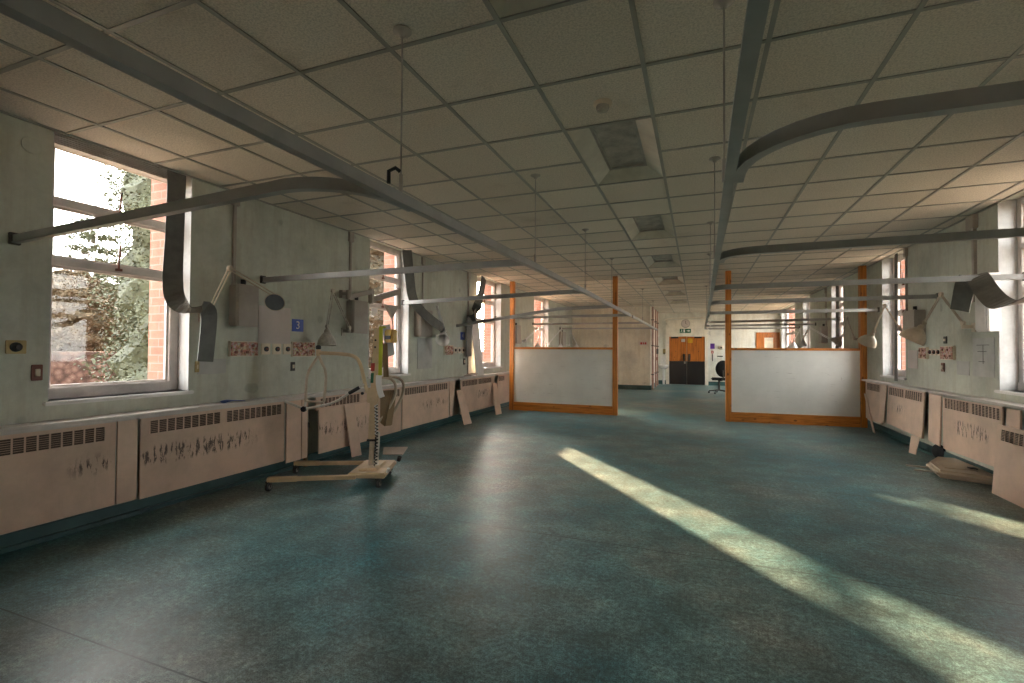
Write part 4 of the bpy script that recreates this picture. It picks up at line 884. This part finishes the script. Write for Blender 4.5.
for v in m.b.verts:
    x_, y_, z_ = v.co; y_ += .25*x_*x_*4
    v.co = Vector((cx+.10+x_*1.08*math.cos(.35)-y_*math.sin(.35), cyy-.22+x_*1.08*math.sin(.35)+y_*math.cos(.35)-.1*z_, z_*1.32+.79))
m.build('backrest', M_FABRIC, C, smooth=True)
MB().tube([(cx, cyy, .41), (cx+.08, cyy-.22, .42), (cx+.11, cyy-.29, .52), (cx+.11, cyy-.25, .75)], .018, 10, smooth_path=1).build('back_support', M_DARK, C, smooth=True)

# ------------------------------------------------------------------ outside
struct(MB().box(-60, XL-.6, -30, 60, -.7, -.6).box(XR+.6, 50, -30, 60, -.7, -.6).build('ground', M_GROUND))
struct(MB().box(-13.6, -13.2, -4, 30, -.6, 1.16).box(-13.65, -13.15, -4, 30, 1.16, 1.24).build('wall_garden', M_RUBBLE))
def tree(label, x, y, z0, z1, r, leaf, n, shape='cone', size=.16, group='trees outside the left windows'):
    o = thing('tree', label, 'tree', (x, y, -.6), group); rnd = random.Random(int(x*131+y*17))
    tr = MB().tube([(x, y, -.6), (x+.05, y, z0+.4), (x, y+.03, z1*.8)], .14, 8, .04)
    if shape == 'sparse':
        for k in range(26):
            z_ = z0+(z1-z0)*k/26; a = rnd.uniform(0, 6.28); L_ = r*(1-.5*k/26)*rnd.uniform(.6, 1); tr.tube([(x, y, z_), (x+math.cos(a)*L_, y+math.sin(a)*L_, z_+rnd.uniform(-.15, .3))], .025, 5, .008)
    tr.build('trunk', M_BARK, o)
    def rad(t, a):
        w = 1+.10*math.sin(t*31+a*3+x)+.07*math.sin(t*57-a*5)
        if shape == 'cone': return r*(1-.55*t)*w
        if shape == 'column': return r*(1-.12*t)*min(1, (1-t)*6+.1)*w
        if shape == 'ball': return r*math.sqrt(max(.02, 1-(2*t-1)**2))*w
        return r*(1-.5*t)
    m = MB()
    if shape != 'sparse':                        # the shaded inner mass of twigs
        R = [[m.b.verts.new((x+.8*rad(i/24, a)*math.cos(a), y+.8*rad(i/24, a)*math.sin(a), z0+(z1-z0)*i/24)) for a in [2*math.pi*k/20 for k in range(20)]] for i in range(25)]
        for A, B in zip(R, R[1:]):
            for k in range(20): m.b.faces.new((A[k], A[(k+1) % 20], B[(k+1) % 20], B[k]))
    for _ in range(n):
        t = rnd.random(); a = rnd.uniform(0, 6.283)
        if shape == 'sparse':
            t = round(t*9)/9+rnd.uniform(-.02, .02); a = (int(a/6.283*5)+rnd.uniform(-.1, .1))*1.2566+t*9; q = rad(t, a)*rnd.uniform(.1, 1)
        else: q = rad(t, a)*rnd.triangular(.74, 1.05, .82)
        c = Vector((x+q*math.cos(a), y+q*math.sin(a), z0+(z1-z0)*t+rnd.uniform(-.06, .06)))
        u = Vector((rnd.gauss(0, 1), rnd.gauss(0, 1), rnd.gauss(0, .7))).normalized(); w = u.orthogonal().normalized(); s_ = size*rnd.uniform(.6, 1.3)
        m.quad(c-u*s_-w*s_*.1, c-w*s_*.45, c+u*s_, c+w*s_*.45)
    m.build('foliage', leaf, o); return o
tree('dense dark conifer close outside the nearest left window', -9.2, 7.0, -.3, 8.0, 1.9, M_LEAFD, 48000, 'column', .034)
tree('sparse pine with tiered branches seen left in the nearest window', -17.6, 9.3, 1.6, 5.2, 1.3, M_LEAFD, 5000, 'sparse', .06)
tree('bushy yellowing tree low behind the garden wall in the nearest window', -15.2, 7.5, .6, 3.3, 1.15, M_LEAFA, 16000, 'ball', .045)
tree('low broad tree farthest behind the garden wall in the nearest window', -22.5, 11.6, .2, 4.0, 2.2, M_LEAFM, 14000, 'ball', .06)
tree('tall autumn tree filling the second left window', -10.3, 13.4, .2, 7.2, 1.9, M_LEAFM, 26000, 'ball', .055)
tree('dark tree standing behind the autumn tree in the second window', -13.6, 16.4, -.2, 6.0, 1.5, M_LEAFD, 9000, 'cone', .09)
